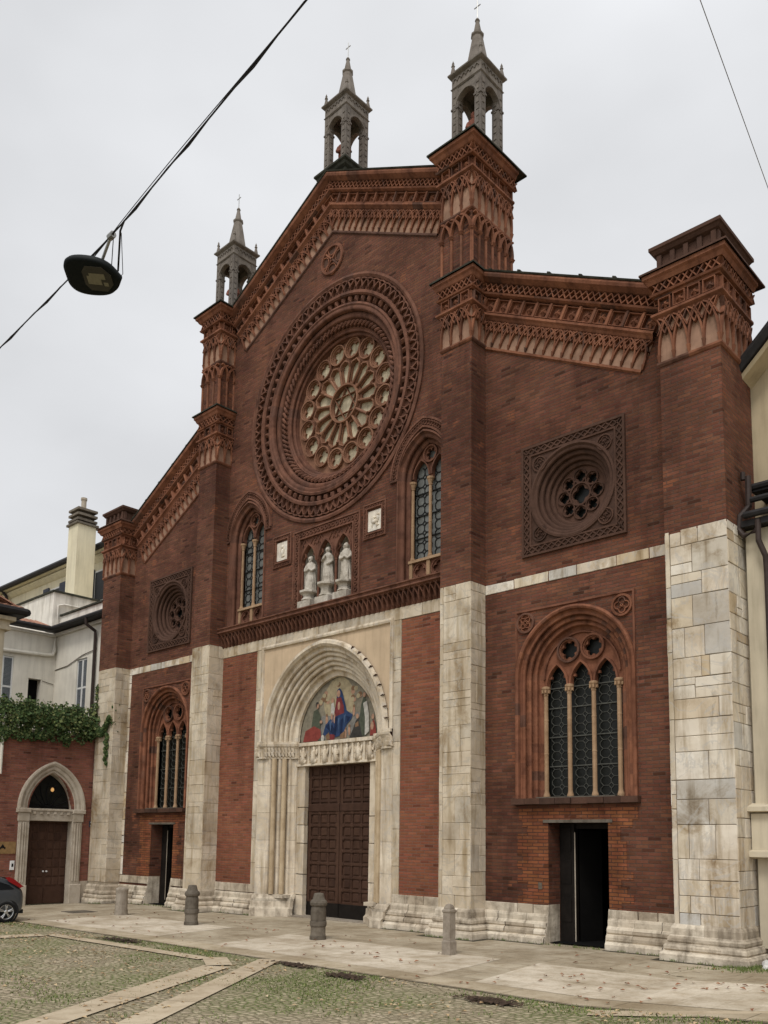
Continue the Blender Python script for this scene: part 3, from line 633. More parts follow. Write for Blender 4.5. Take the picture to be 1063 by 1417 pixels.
    if nave:
        group(19.42, 0.25, yb, (18.98, 19.2, 18.64, 18.94, 17.62, 18.5))
        group(15.92, 0.19, 0.0, (15.5, 15.7, 15.12, 15.42, 14.2, 15.0))
        fz = MB()
        for F, s0, s1 in pier_faces(x0, x1, yb):
            k = max(3, round((s1-s0)/0.27)); pp = (s1-s0)/k
            frieze(fz, (lambda F_: (lambda a, bb, n: F_(a, bb+16.95, n)))(F), s1-s0, 0.52, pp, 0.06, 0.11, 0.065, start=s0)
            for i in range(k+1):
                s = s0+i*pp; fz.fbox(F, s-.035, s+.035, 16.0, 17.0, 0, .05, .02); fz.fbox(F, s-.05, s+.05, 16.98, 17.08, 0, .075, .02)
        fz.build('blind_arcade', 'terra', p)
        b = MB(); cx, cy = (x0+x1)/2, 0.26
        b.mould(FP, [(x0, yb), (x0, PY), (x1, PY), (x1, yb)], [(-.30, 19.42), (-.30, 19.46), (.3, 19.62)], closed=True)
        b.add([(x0+.28, PY+.28, 19.61), (x1-.28, PY+.28, 19.61), (x1-.28, yb-.28, 19.61), (x0+.28, yb-.28, 19.61)], [(0, 1, 2, 3)])
        b.build('cap_slab', 'roof_moss', p)
        b = MB(); b.mould(FP, [(x0, 0.0), (x0, PY), (x1, PY), (x1, 0.0)], [(-.235, 15.92), (-.235, 15.96), (.0, 16.08)])
        b.build('cap_slab', 'roof_moss', p)
    else:
        group(13.50, 0.235, yb, (13.12, 13.32, 12.70, 13.02, 11.68, 12.56))
        b = MB()
        b.mould(FP, [(x0, yb), (x0, PY), (x1, PY), (x1, yb)], [(-.28, 13.5), (-.28, 13.54), (-.02, 13.66), (-.0, 13.66), (.02, 13.94), (-.06, 13.98), (-.10, 14.04), (-.13, 14.06), (-.13, 14.13), (.3, 14.17)], closed=True)
        for F, s0, s1 in pier_faces(x0, x1, yb):
            for i in range(5):
                s = s0+.05+(s1-s0-.1)*i/4; b.fbox(F, s-.05, s+.05, 13.66, 13.95, -.03, .05, .01)
        b.add([(x0+.28, PY+.28, 14.165), (x1-.28, PY+.28, 14.165), (x1-.28, yb-.28, 14.165), (x0+.28, yb-.28, 14.165)], [(0, 1, 2, 3)])
        b.build('parapet_block', 'terra_soot', p)
    return p
piers = [make_pier(a_, b_, True), make_pier(-b_, -a_, True), make_pier(c_, d_, False), make_pier(-d_, -c_, False)]

# raking cornices -------------------------------------------------------
def rake_part(x0, z0, L, ang):
    F = Frk(x0, z0, ang, 0.0)
    e = MB(); prof = [(0.05, -0.02), (0.05, .33), (0.0, .35), (-.06, .33), (-.10, .27), (-.14, .21), (-.17, .12), (-.36, .11), (-.37, .215), (-.41, .20), (-.44, .14), (-.46, .03), (-.82, .03), (-.83, .17), (-.88, .17), (-.92, .12), (-.97, .09), (-1.0, .045)]
    for u, v in ((0, 6), (6, 9), (9, 13), (13, 18)): e.mould(F, sub([(0, 0), (L, 0)], rg.uniform(.35, .5)), prof[u:v+1], split=1)
    e.mould(F, [(0, 0), (L, 0)], [(-1.57, .0), (-1.58, .045), (-1.63, .045), (-1.66, 0)])
    lattice(e, F, L, -.36, -.17, .10, .215, 0.17, 0.032)
    panels(e, F, L, -.82, -.46, .025, .12, 0.42)
    rk = e.build('raking_cornice', 'terra', church)
    f = MB(); F2 = lambda a, bb, n: F(a, bb-1.57, n); frieze(f, F2, L, 0.57, 0.27, 0.045, 0.115, 0.042, net=True)
    f.build('arch_frieze', 'terra_dark' if False else 'terra', rk)
    q = MB(); q.mould(F, [(0, 0), (L, 0)], [(-.99, .02), (-1.58, .015)]); q.build('frieze_panel', 'frieze_plaster', rk)
    t = MB(); t.mould(F, [(0, 0), (L, 0)], [(0.052, .0), (0.055, .355), (0.085, .37), (0.10, .34), (0.12, -.5)])
    k = int(L/0.8)
    for i in range(k): t.fbox(F, L*(i+.5)/k-.04, L*(i+.5)/k+.04, .10, .112+rg.uniform(0, .02), .2, .36)
    t.build('roof_edge', 'roof_moss', rk)
    return rk
ct = cos(ANG)
# aisles: lip line z = 15.93 - SL*(x-5.8)  (about .3 proud of the wall)
zl = lambda x: 15.86-SL*(x-5.8)
rake_part(5.55, zl(5.55), (10.42-5.55)/ct, -ANG)
rake_part(-10.42, zl(10.42), (10.42-5.55)/ct, ANG)
zg = lambda x: 21.76-SL*x
# gable: lip follows the nave gable; meets at the apex
def gable():
    pts = [(-4.75, zg(4.75)), (0, zg(0)), (4.75, zg(4.75))]
    Fx = lambda a, bb, n: (a, -n, bb)
    e = MB(); prof = [(0.05, -0.02), (0.05, .33), (0.0, .35), (-.06, .33), (-.10, .27), (-.14, .21), (-.17, .12), (-.34, .11), (-.35, .215), (-.39, .20), (-.42, .14), (-.44, .03), (-.74, .03), (-.75, .17), (-.80, .17), (-.84, .12), (-.87, .09), (-.9, .045)]
    for u, v in ((0, 6), (6, 9), (9, 13), (13, 18)): e.mould(Fx, sub(pts, rg.uniform(.35, .5)), prof[u:v+1], split=1)
    e.mould(Fx, pts, [(-1.46, .0), (-1.47, .045), (-1.52, .045), (-1.55, 0)])
    f = MB(); q = MB(); t = MB(); L = 4.75/ct
    for sg in (-1, 1):
        F = Frk(-4.75, zg(4.75), ANG, 0) if sg < 0 else Frk(0, zg(0), -ANG, 0)
        st = 0
        lattice(e, F, L-.06, -.34, -.17, .10, .215, 0.17, 0.032, st)
        panels(e, F, L-.25, -.74, -.44, .025, .12, 0.42, 0 if sg < 0 else .25)
        F2 = (lambda FF_: (lambda a, bb, n: FF_(a, bb-1.46, n)))(F)
        frieze(f, F2, L-.45, 0.55, 0.27, 0.045, 0.115, 0.042, start=0 if sg < 0 else 0.45, net=True)
    q.mould(Fx, pts, [(-.89, .02), (-1.47, .015)])
    t.mould(Fx, pts, [(0.052, .0), (0.055, .355), (0.085, .37), (0.10, .34), (0.12, -.7)])
    rk = e.build('raking_cornice', 'terra', church)
    f.build('arch_frieze', 'terra', rk); q.build('frieze_panel', 'frieze_plaster', rk); t.build('roof_edge', 'roof_moss', rk)
    # small roundel under the apex
    b = MB(); cz = 19.18
    b.mould(FF, circ(0, cz, .48, 32), [(.10, -.01), (.09, -.06), (.02, -.06), (0, -.02)], closed=True)
    F = Ffr(0)
    for k in range(4):
        t_ = pi/4+pi/2*k; b.bar(F, [(0, cz), (.47*cos(t_), cz+.47*sin(t_))], .07, 0.0, .05)
    for k in range(4):
        t_ = pi/2*k; b.bar(F, [(0.31*cos(t_)+.17*cos(q_/12*2*pi), cz+.31*sin(t_)+.17*sin(q_/12*2*pi)) for q_ in range(12)], .035, 0.0, .04, closed=True)
    o = b.build('gable_roundel', 'terra', church)
    b = MB(); b.prism(circ(0, cz, .48, 32), -.006, -.001); b.build('backing', 'terra_soot', o)
gable()

# pinnacles -------------------------------------------------------------
def pinnacle(cx, cy, zb, plinth):
    h = 0.47; ze = zb+2.22
    b = MB()
    pw = 0.20
    for sx in (-1, 1):
        for sy in (-1, 1):
            x0, x1 = sorted((cx+sx*h, cx+sx*(h-pw))); y0, y1 = sorted((cy+sy*h, cy+sy*(h-pw)))
            b.box(x0, x1, y0, y1, zb-.1, ze-.35)
            for q in range(9):   # rope-like carved edge
                z = zb+.05+q*.19
                b.box(x0+.06, x1-.06, y0-.015, y0, z, z+.13); b.box(x1, x1+.015, y0+.06, y1-.06, z, z+.13)
            b.box(x0-.02, x1+.02, y0-.02, y1+.02, ze-.98, ze-.93)
    zs = ze-.95
    for F, c in ((lambda a, bb, n: (cx+a, cy-h+n, bb), 0), (lambda a, bb, n: (cx+a, cy+h-n, bb), 0), (lambda a, bb, n: (cx+h-n, cy+a, bb), 0), (lambda a, bb, n: (cx-h+n, cy+a, bb), 0)):
        hw = h-.15
        pl = [(-h+.02, zs), (-hw, zs)]+arch(0, hw, zs, hw*1.12, 8)[1:-1]+[(hw, zs), (h-.02, zs), (h-.02, ze-.34), (-h+.02, ze-.34)]
        b.plate([pl], .012, .13, F)
        b.bar(lambda a, bb, n: F(a, bb, -n), arch(0, hw+.03, zs, hw*1.12+.03, 8), .05, -.012, .02)
        for q in range(6): b.bar(lambda a, bb, n: F(a, bb, -n), arch(-h+.12+q*(2*h-.24)/5, .06, ze-.2, .08, 3), .022, -.01, .025)
    b.box(cx-h, cx+h, cy-h, cy+h, ze-.36, ze-.02)
    b.mould(FP, [(cx-h, cy-h), (cx+h, cy-h), (cx+h, cy+h), (cx-h, cy+h)], [(-.0, ze-.40), (-.03, ze-.37), (-.0, ze-.34)], closed=True)
    b.mould(FP, [(cx-h, cy-h), (cx+h, cy-h), (cx+h, cy+h), (cx-h, cy+h)], [(.0, ze-.06), (-.05, ze-.03), (-.085, ze), (-.085, ze+.04), (.25, ze+.16)], closed=True)
    b.box(cx-.3, cx+.3, cy-.3, cy+.3, ze-.04, ze+.12)
    if plinth:
        b.box(cx-h-.05, cx+h+.05, .05, cy+h+.05, zb-.9, zb-.01)
    else: b.box(cx-h-.06, cx+h+.06, cy-h-.06, cy+h+.06, zb-.2, zb-.02)
    p = b.build('pinnacle', 'stone_grey', church)
    b = MB(); b.lathe([(.35, .08), (.145, 1.18), (.175, 1.22), (.175, 1.27), (.115, 1.31), (.05, 1.66), (.07, 1.69), (.04, 1.75), (0.0, 1.78)], cx, cy, 8, z0=ze)
    b.build('spire', 'stone_grey', p)
    for sx in (-1, 1):
        for sy in (-1, 1):
            if sx > 0 and sy < 0 : zz = .0
            b = MB(); b.lathe([(.075, 0), (.075, .06), (.035, .25), (.055, .28), (.03, .32), (.035, .36), (0, .45)], cx+sx*(h-.02), cy+sy*(h-.02), 6, z0=ze+.04)
            b.build('finial', 'stone_grey', p)
    b = MB(); b.tube([(cx, cy, ze+1.75), (cx, cy, ze+2.28)], .014, 6); b.tube([(cx-.1, cy, ze+2.12), (cx+.1, cy, ze+2.12)], .014, 6)
    b.build('cross', 'steel', p)
    if plinth:
        b = MB(); w = .66
        b.mould(FP, [(-w, cy+w), (-w, cy-w), (w, cy-w), (w, cy+w)], [(.14, 21.7), (.12, 21.84), (.05, 21.9), (.03, 21.98), (-.02, 22.02), (-.02, 22.08), (.25, 22.16)], closed=True)
        b.build('base_slab', 'roof_moss', p)
    return ze
pinnacle(5.14, 0.26, 19.72, False); pinnacle(-5.14, 0.26, 19.72, False); pinnacle(0.0, 0.44, 22.16, True)

# rose window -----------------------------------------------------------
RC = (0.03, 14.8)
b = MB()
P = [(3.60, 0.0), (3.60, -.05), (3.53, -.07), (3.46, -.03), (3.45, .03), (3.12, .03), (3.10, -.06), (3.02, -.07), (2.98, -.03)]
b.mould(FF, circ(*RC, 1.0, 96), [(-(q-1), y) for q, y in P], closed=True, split=rg.choice((2, 3)))
P = [(2.98, -.03), (2.98, .16), (2.78, .20), (2.78, -.02), (2.72, -.04)]
b.mould(FF, circ(*RC, 1.0, 96), [(-(q-1), y) for q, y in P], closed=True, split=rg.choice((2, 3)))
P = rolls(2.72, -.04, 2.38, .20, 2, .35, 6)+[(2.37, .24)]+[(2.35, .22), (2.20, .27), (2.18, .25)]+rolls(2.17, .26, 2.01, .46, 2, .4, 5)+[(1.97, .58)]
b.mould(FF, circ(*RC, 1.0, 96), [(-(q-1), y) for q, y in P], closed=True, split=rg.choice((2, 3)))
k = 64
for i in range(k):          # deep billet ring
    a = 2*pi*(i+.5)/k
    Fb = lambda u, v, n, a=a: (RC[0]+(2.9+v)*cos(a)-u*sin(a), -n, RC[1]+(2.9+v)*sin(a)+u*cos(a))
    b.fbox(Fb, -.075, .075, -.10, .10, -.18, .03, .06)
rose = b.build('rose_window', 'terra_dark', church)
b = MB(); 
k = 76; n0 = .01
for i in range(k):          # interlaced ring
    a = 2*pi*i/k; p = 2*pi/k
    for sg in (1, -1):
        pts = [(a+sg*p*1.0*(1-cos(pi/2*q/4)), 3.13+.30*sin(pi/2*q/4)) for q in range(5)]
        # widths are angular here, so build the bar in metric polar space
        pm = [(RC[0]+rr*cos(t), RC[1]+rr*sin(t)) for t, rr in pts]
        b.bar(Ffr(0.02), pm, .05, 0, .085)
    b.fbox(lambda u, v, n, a=a: (RC[0]+(3.3+v)*cos(a)-u*sin(a), .02-n, RC[1]+(3.3+v)*sin(a)+u*cos(a)), -.035, .035, -.19, -.11, 0, .07, .015)
b.build('interlaced_ring', 'terra_dark', rose)
b = MB(); k = 84
for i in range(k):          # rope moulding
    a = 2*pi*i/k
    for q in range(1):
        P0 = Vector((RC[0]+2.37*cos(a-.05), .22, RC[1]+2.37*sin(a-.05))); P1 = Vector((RC[0]+2.21*cos(a+.05), .26, RC[1]+2.21*sin(a+.05)))
        mid = (P0+P1)/2+Vector((0, -.06, 0)); b.tube([P0, (P0*.6+mid*.4)+Vector((0, -.03, 0)), mid, (P1*.6+mid*.4)+Vector((0, -.03, 0)), P1], [.02, .045, .052, .045, .02], 6)
b.build('rope_moulding', 'terra_dark', rose)
RC = (0.10, 14.86)   # the wheel itself
b = MB(); b.prism(circ(*RC, 2.22, 64), .615, .68); b.build('backing_panel', 'rose_panel', rose)
b = MB(); holes = []
for i in range(16):
    t = 2*pi*(i+.5)/16; holes.append(foil(RC[0]+1.635*cos(t), RC[1]+1.635*sin(t), .235, 4, t+pi/4, 32, .42))
    t = 2*pi*i/16; w = .5*pi/16*2*.78
    pet = [(.66, t-.115), (.93, t-.150), (1.11, t-.150), (1.22, t-.10), (1.275, t), (1.22, t+.10), (1.11, t+.150), (.93, t+.150), (.66, t+.115)]
    holes.append([(RC[0]+rr*cos(q), RC[1]+rr*sin(q)) for rr, q in pet])
for i in range(6):
    pass
holes.append(circ(*RC, .52, 32))
b.plate([circ(*RC, 2.13, 64)]+holes, .55, .61)
Fz = Ffr(.55)
for i in range(16):
    t = 2*pi*(i+.5)/16; c = (RC[0]+1.635*cos(t), RC[1]+1.635*sin(t))
    b.bar(Fz, circ(*c, .30, 20), .05, -.01, .09, closed=True); b.bar(Fz, circ(*c, .26, 20), .03, -.01, .05, closed=True)
    # spoke colonnette with capital between the petals
    A = (RC[0]+.57*cos(t), RC[1]+.57*sin(t)); B = (RC[0]+1.11*cos(t), RC[1]+1.11*sin(t))
    b.tube([(A[0], .50, A[1]), (B[0], .50, B[1])], .038, 8)
    C1 = (RC[0]+1.08*cos(t), RC[1]+1.08*sin(t)); C2 = (RC[0]+1.17*cos(t), RC[1]+1.17*sin(t))
    b.tube([(C1[0], .50, C1[1]), (C2[0], .50, C2[1])], [.045, .075], 8)
    t = 2*pi*i/16
    b.bar(Fz, [(RC[0]+rr*cos(q), RC[1]+rr*sin(q)) for rr, q in [(1.11, t-.175), (1.23, t-.13), (1.31, t), (1.23, t+.13), (1.11, t+.175)]], .05, -.01, .08)
b.bar(Fz, circ(*RC, .56, 40), .07, -.01, .10, closed=True)
for i in range(2):
    tri = [(RC[0]+.52*cos(pi/2+pi*i+2*pi*q/3), RC[1]+.52*sin(pi/2+pi*i+2*pi*q/3)) for q in range(3)]
    b.bar(Fz, tri, .045, -.05, .02, closed=True)
b.build('tracery', 'rose_stone', rose)

# oculi -------------------------------------------------------------------
def oculus(cx):
    cz = 9.9; b = MB(); F = Ffr(0.0)
    sq = lambda s: [(cx-s, cz-s), (cx+s, cz-s), (cx+s, cz+s), (cx-s, cz+s)]
    b.mould(FF, sq(1.30), [(-.005, 0.0), (0.0, -.06), (.05, -.06), (.06, -.02), (.20, -.02), (.21, -.05), (.25, -.05), (.26, -.015)], closed=True)
    for q in range(4):
        Fq = (lambda q: (lambda a, bb, n: (cx+a*cos(q*pi/2)-bb*sin(q*pi/2), -n, cz+a*sin(q*pi/2)+bb*cos(q*pi/2))))(q)
        lattice(b, Fq, 2.4, 1.10, 1.24, .02, .05, .17, .035, -1.2)
        c = (.82, .82); 
        b.bar(Fq, [(c[0]+.17*cos(t*pi/8), c[1]+.17*sin(t*pi/8)) for t in range(16)], .04, 0, .05, closed=True)
        for t in range(4): b.bar(Fq, [(c[0]+.07*cos(t*pi/2)+.06*cos(u*pi/4), c[1]+.07*sin(t*pi/2)+.06*sin(u*pi/4)) for u in range(8)], .025, 0, .04, closed=True)
    b.plate([sq(1.04), circ(cx, cz, 1.0, 40)], -.015, .0)
    P = [(1.08, -.015), (1.07, -.055), (1.02, -.06)]+rolls(1.0, -.04, .64, .36, 4, .35, 4)+[(.62, .42)]
    b.mould(FF, circ(cx, cz, .5, 56), [(-(q-.5), y) for q, y in P], closed=True)
    o = b.build('oculus', 'terra_soot', church)
    b = MB(); h = [foil(cx, cz, .215, 4, 0, 36, .4)]+[foil(cx+.42*cos(t*pi/4), cz+.42*sin(t*pi/4), .125, 4, t*pi/4, 28, .4) for t in range(8)]
    b.plate([circ(cx, cz, .64, 40)]+h, .36, .44)
    b.bar(Ffr(.36), circ(cx, cz, .255, 28), .04, 0, .04, closed=True)
    for t in range(8): b.bar(Ffr(.36), circ(cx+.42*cos(t*pi/4), cz+.42*sin(t*pi/4), .155, 18), .03, 0, .035, closed=True)
    b.build('tracery', 'terra_soot', o)
    b = MB(); b.prism(circ(cx, cz, .65, 32), .50, .52); b.build('glass', 'glass_dark', o)
oculus(CW+.04); oculus(-CW+.06)

# leaded glazing -----------------------------------------------------------
def cames(mb, x0, x1, z0, z1, cw, chh, y, w=.014):
    """rows of octagons and small squares, as bars"""
    F = Ffr(y); z = z0
    k = max(1, round((x1-x0)/cw)); cw = (x1-x0)/k; q = cw*.26; m = max(1, round((z1-z0)/chh)); chh = (z1-z0)/m
    for i in range(m):
        for j in range(k):
            X, Z = x0+j*cw, z0+i*chh
            b0 = [(X+q, Z), (X+cw-q, Z), (X+cw, Z+q), (X+cw, Z+chh-q), (X+cw-q, Z+chh)]
            mb.bar(F, b0, w, 0, .012)
            mb.bar(F, [(X+q, Z), (X, Z+q)], w, 0, .012); mb.bar(F, [(X+q, Z+chh), (X, Z+chh-q)], w, 0, .012)
            if j == 0: mb.bar(F, [(X, Z+q), (X, Z+chh-q)], w, 0, .012)

def aisle_window(cx, warm):
    b = MB()
    # square label frame with corner roundels
    b.mould(FF, [(cx-1.47, 3.06), (cx-1.47, 7.38), (cx+1.47, 7.38), (cx+1.47, 3.06)], [(.0, .0), (0.0, -.03), (-.04, -.035), (-.06, 0.0)])
    F = Ffr(0)
    for sg in (-1, 1):
        c = (cx+sg*1.19, 7.08)
        b.bar(F, circ(*c, .215, 20), .06, 0, .05, closed=True)
        if sg < 0:
            for t in range(4): b.bar(F, [(c[0]+.08*cos(t*pi/2)+.12*cos(u*pi/6), c[1]+.08*sin(t*pi/2)+.12*sin(u*pi/6)) for u in range(12)], .025, 0, .04, closed=True)
        else:
            for t in range(4): b.bar(F, [(c[0]+.095*cos(t*pi/2)+.075*cos(u*pi/4), c[1]+.095*sin(t*pi/2)+.075*sin(u*pi/4)) for u in range(8)], .03, 0, .04, closed=True)
    P = [(.04, -.0), (.035, -.06), (-.01, -.08), (-.05, -.06), (-.06, -.0)]+rolls(-.06, .02, -.36, .30, 3, .55, 6)+[(-.37, .34), (-.46, .36), (-.47, .42), (-.50, .42)]
    path = archpath(cx, 1.43, 3.13, 5.8, 1.46, 14)
    for u, v in ((0, 4), (4, 11), (11, 18), (18, len(P)-1)): b.mould(FF, [path[0]]+sub([path[0], path[1]], rg.uniform(.2, .34))[1:]+path[2:-1]+sub([path[-2], path[-1]], rg.uniform(.2, .34))[1:], P[u:v+1], split=1)
    w = b.build('aisle_window', 'terra', church)
    # tracery plate
    iw, zs = .955, 5.8
    L0 = cx-.90
    cols = [cx-.90+.6*k for k in range(4)]
    b = MB(); holes = []
    for k in range(3):
        m = cols[k]+.3; holes.append([(m-.245, 5.2)]+arch(m, .245, 5.66, .43, 8)+[(m+.245, 5.2)])
    rz = 6.40
    for k in (1, 2): holes.append(foil(cols[k], rz, .215, 6, 0, 42, .42))
    for k in (1,2,3): pass
    outer = [(cx-iw-.02, 5.19)]+arch(cx, iw+.02, zs, 1.0, 12)+[(cx+iw+.02, 5.19)]
    # openings must not touch the bottom edge: cut the plate above the springing with three slots instead
    outer2 = [(cx-iw-.02, 5.55)]
    arcpts = arch(cx, iw+.02, zs, .99, 12)
    outer2 += arcpts+[(cx+iw+.02, 5.55)]
    bot = []
    for k in (2, 1, 0):
        m = cols[k]+.3; ar = arch(m, .245, 5.66, .43, 8); bot += [(m+.245, 5.55)]+ar[::-1]+[(m-.245, 5.55)]
    b.plate([outer2+bot]+holes[3:], .36, .44)
    Fz = Ffr(.36)
    for k in range(3):
        m = cols[k]+.3; b.bar(Fz, arch(m, .272, 5.62, .50, 8), .055, -.01, .06)
        for sg in (-1, 1): b.fbox(Fz, m+sg*.19-.04, m+sg*.19+.04, 5.80, 5.86, -.06, .0, .0)
    for k in (1, 2): b.bar(Fz, circ(cols[k], rz, .265, 28), .055, -.01, .07, closed=True); b.bar(Fz, circ(cols[k], rz, .225, 28), .03, -.01, .035, closed=True)
    b.bar(Fz, arch(cx, iw-.02, zs, .97, 14), .05, -.01, .05)
    b.build('tracery', 'terra', w)
    for k in range(4):
        b = MB(); x = cols[k]
        b.lathe([(.075, 3.14), (.075, 3.2), (.055, 3.26), (.05, 3.3), (.05, 4.1), (.055, 4.11), (.055, 4.13), (.05, 4.14), (.05, 4.85), (.054, 4.86), (.054, 4.88), (.049, 4.89), (.048, 5.42), (.06, 5.44), (.05, 5.46), (.085, 5.56), (.10, 5.58), (.10, 5.62), (.06, 5.64)], x, .34, 10)
        for q in range(6): 
            t = q*pi/3; b.box(x+.08*cos(t)-.02, x+.08*cos(t)+.02, .34+.08*sin(t)-.02, .34+.08*sin(t)+.02, 5.49, 5.56)
        b.build('column', 'column_stone', w)
    b = MB(); b.prism([(cx-iw, 3.15)]+arch(cx, iw, zs, .98, 10)+[(cx+iw, 3.15)], .50, .515); g = b.build('glass', 'glass_dark', w)
    b = MB()
    for k in range(3): cames(b, cols[k]+.05, cols[k]+.55, 3.2, 5.95, .25, .20, .495, .013)
    for z in (3.85, 4.5, 5.15, 5.6): b.fbox(Ffr(.49), cx-.9, cx+.9, z-.012, z+.012, 0, .025)
    b.build('lead_came', 'lead_light', g)
    b = MB()
    for k in range(8):
        x0 = cx-1.52+k*3.04/8; b.box(x0+.005, x0+3.04/8-.005, -.16+rg.uniform(-.03, .02), .46, 3.0+rg.uniform(-.01, .0), 3.125)
    b.build('sill', 'terra_soot', w)
    b = MB(); b.box(cx-.95, cx+.95, -.02, .5, 3.12, 3.155); b.build('sill_slab', 'granite', w)
aisle_window(CW, True); aisle_window(-CW+.04, False)

def lancet(cx):
    b = MB(); F = Ffr(0)
    # ornamental hood band
    b.mould(FF, arch(cx, .88, 11.6, 1.18, 12), [(.27, .0), (.265, -.05), (.21, -.055), (.20, -.02), (.04, -.02), (.03, -.06), (-.02, -.06), (-.03, .0)])
    ar = arch(cx, 1.0, 11.6, 1.30, 18)
    for i, (x, z) in enumerate(ar):
        b.bar(F, [(x+.06*cos(t*pi/3+i), z+.06*sin(t*pi/3+i)) for t in range(6)], .03, 0, .05, closed=True)
    for sg in (-1, 1): b.fbox(F, cx+sg*1.0-.13, cx+sg*1.0+.13, 11.54, 11.6, 0, .06, .01)
    P = [(.02, -.0), (.015, -.04), (-.03, -.05), (-.05, 0)]+rolls(-.05, .0, -.24, .30, 2, .4, 5)+[(-.25, .36)]
    b.mould(FF, sub(archpath(cx, .88, 8.80, 11.55, 1.14, 12), .4), P, split=1)
    w = b.build('lancet_window', 'terra_dark', church)
    b = MB(); iw = .64
    bot = []
    for m in (cx+.31, cx-.31):
        bot += [(m+.25, 11.5)]+arch(m, .25, 11.62, .42, 8)[::-1]+[(m-.25, 11.5)]
    b.plate([[(cx-iw, 11.5)]+arch(cx, iw, 11.55, .92, 12)+[(cx+iw, 11.5)]+bot, foil(cx, 12.16, .17, 6, 0, 36, .45)], .30, .38)
    Fz = Ffr(.30)
    b.bar(Fz, circ(cx, 12.16, .215, 24), .05, 0, .06, closed=True)
    for m in (cx-.31, cx+.31): b.bar(Fz, arch(m, .275, 11.6, .47, 8), .05, 0, .05)
    b.build('tracery', 'terra_dark', w)
    for x in (cx-.60, cx, cx+.60):
        b = MB(); b.lathe([(.07, 9.36), (.07, 9.42), (.048, 9.48), (.045, 10.3), (.05, 10.31), (.05, 10.33), (.045, 10.34), (.043, 11.3), (.06, 11.32), (.05, 11.34), (.08, 11.44), (.10, 11.47), (.10, 11.52), (.05, 11.54)], x, .28, 10)
        b.build('column', 'column_stone', w)
    # sill panel with quatrefoils
    b = MB()
    b.plate([[(cx-.64, 8.78), (cx+.64, 8.78), (cx+.64, 9.34), (cx-.64, 9.34)]]+[foil(m, 9.05, .19, 4, 0, 32, .4) for m in (cx-.31, cx+.31)], .26, .34)
    b.bar(Ffr(.26), circ(cx-.31, 9.05, .225, 24), .04, 0, .03, closed=True); b.bar(Ffr(.26), circ(cx+.31, 9.05, .225, 24), .04, 0, .03, closed=True)
    b.box(cx-.64, cx+.64, .33, .36, 8.78, 9.34)
    b.build('sill_panel', 'terra_dark', w)
    b = MB()
    for x in (cx-.6, cx, cx+.6): b.box(x-.055, x+.055, .20, .30, 8.78, 9.30)
    b.box(cx-.66, cx+.66, .17, .40, 9.30, 9.37); b.build('sill_post', 'column_stone', w)
    b = MB(); b.prism([(cx-.63, 9.34)]+arch(cx, .63, 11.55, .9, 8)+[(cx+.63, 9.34)], .42, .435); g = b.build('glass', 'glass_sky_reflect', w)
    b = MB()
    for m in (cx-.31, cx+.31): cames(b, m-.25, m+.25, 9.38, 11.9, .20, .25, .415, .034)
    for z in (10.0, 10.6, 11.2): b.fbox(Ffr(.41), cx-.6, cx+.6, z-.012, z+.012, 0, .025)
    b.build('lead_came', 'lead', g)
lancet(3.63); lancet(-3.63)

# niche group with three saints, square reliefs ------------------------------
b = MB(); F = Ffr(0)
b.mould(FF, [(-1.10, 8.74), (-1.10, 10.84), (1.10, 10.84), (1.10, 8.74)], [(.29, 0), (.285, -.05), (.24, -.055), (.23, -.02), (.05, -.02), (.04, -.06), (0, -.06), (-.01, .02)])
for (p, q) in (((-1.24, 8.78), (-1.24, 10.9)), ((1.24, 8.78), (1.24, 10.9)), ((-1.24, 10.98), (1.24, 10.98))):
    L = hypot(q[0]-p[0], q[1]-p[1]); k = int(L/.15)
    for i in range(k+1):
        x, z = p[0]+(q[0]-p[0])*i/k, p[1]+(q[1]-p[1])*i/k
        b.bar(F, [(x+.055*cos(t*pi/3+i), z+.055*sin(t*pi/3+i)) for t in range(6)], .03, 0, .05, closed=True)
nf = b.build('niche_frame', 'terra_dark', church)
b = MB(); bot = []
for m in (.72, 0, -.72):
    ar = arch(m, .29, 10.12, .50, 8); bot += [(m+.29, 10.05)]+ar[::-1]+[(m-.29, 10.05)]
b.plate([[(-1.11, 10.05), (-1.11, 10.85), (1.11, 10.85), (1.11, 10.05)]+bot], .02, .12)
for m in (-.72, 0, .72):
    b.bar(Ffr(.02), arch(m, .315, 10.1, .54, 8), .05, 0, .06)
    for sg in (-1, 1): b.bar(Ffr(.02), [(m+sg*.27, 10.22), (m+sg*.17, 10.30), (m+sg*.2, 10.42)], .03, -.05, .01)
for j in range(14):
    x = -1.04+j*.16
    ztop = 10.82
    zb = 10.62-abs(((x+.36) % .72)-.36)*.9 if False else 10.48
    for dxx in (.14, -.14):
        m = min((-.72, 0, .72), key=lambda q: abs(q-x)); 
        if abs(x-m) > .12: b.bar(Ffr(.02), [(x, 10.82), (x+dxx, 10.60)], .022, 0, .03)
b.build('niche_arcade', 'terra_dark', nf)
for x in (-1.06, -.36, .36, 1.06):
    b = MB(); b.lathe([(.065, 8.76), (.065, 8.84), (.04, 8.88), (.04, 9.95), (.055, 9.97), (.045, 9.99), (.085, 10.08), (.085, 10.13)], x, .06, 8); b.build('colonnette', 'terra_dark', nf)
b = MB()
for m in (-.72, 0, .72):
    rows = []
    for z in (8.76, 10.1, 10.3, 10.5, 10.62):
        rr = .31 if z < 10.2 else .31*sqrt(max(0.02, 1-((z-10.12)/.52)**2))
        rows.append([(m+rr*cos(pi*q/10), .10+.38*sin(pi*q/10), z) for q in range(11)])
    b.add([p for rw in rows for p in rw], [(i*11+q, i*11+q+1, (i+1)*11+q+1, (i+1)*11+q) for i in range(4) for q in range(10)])
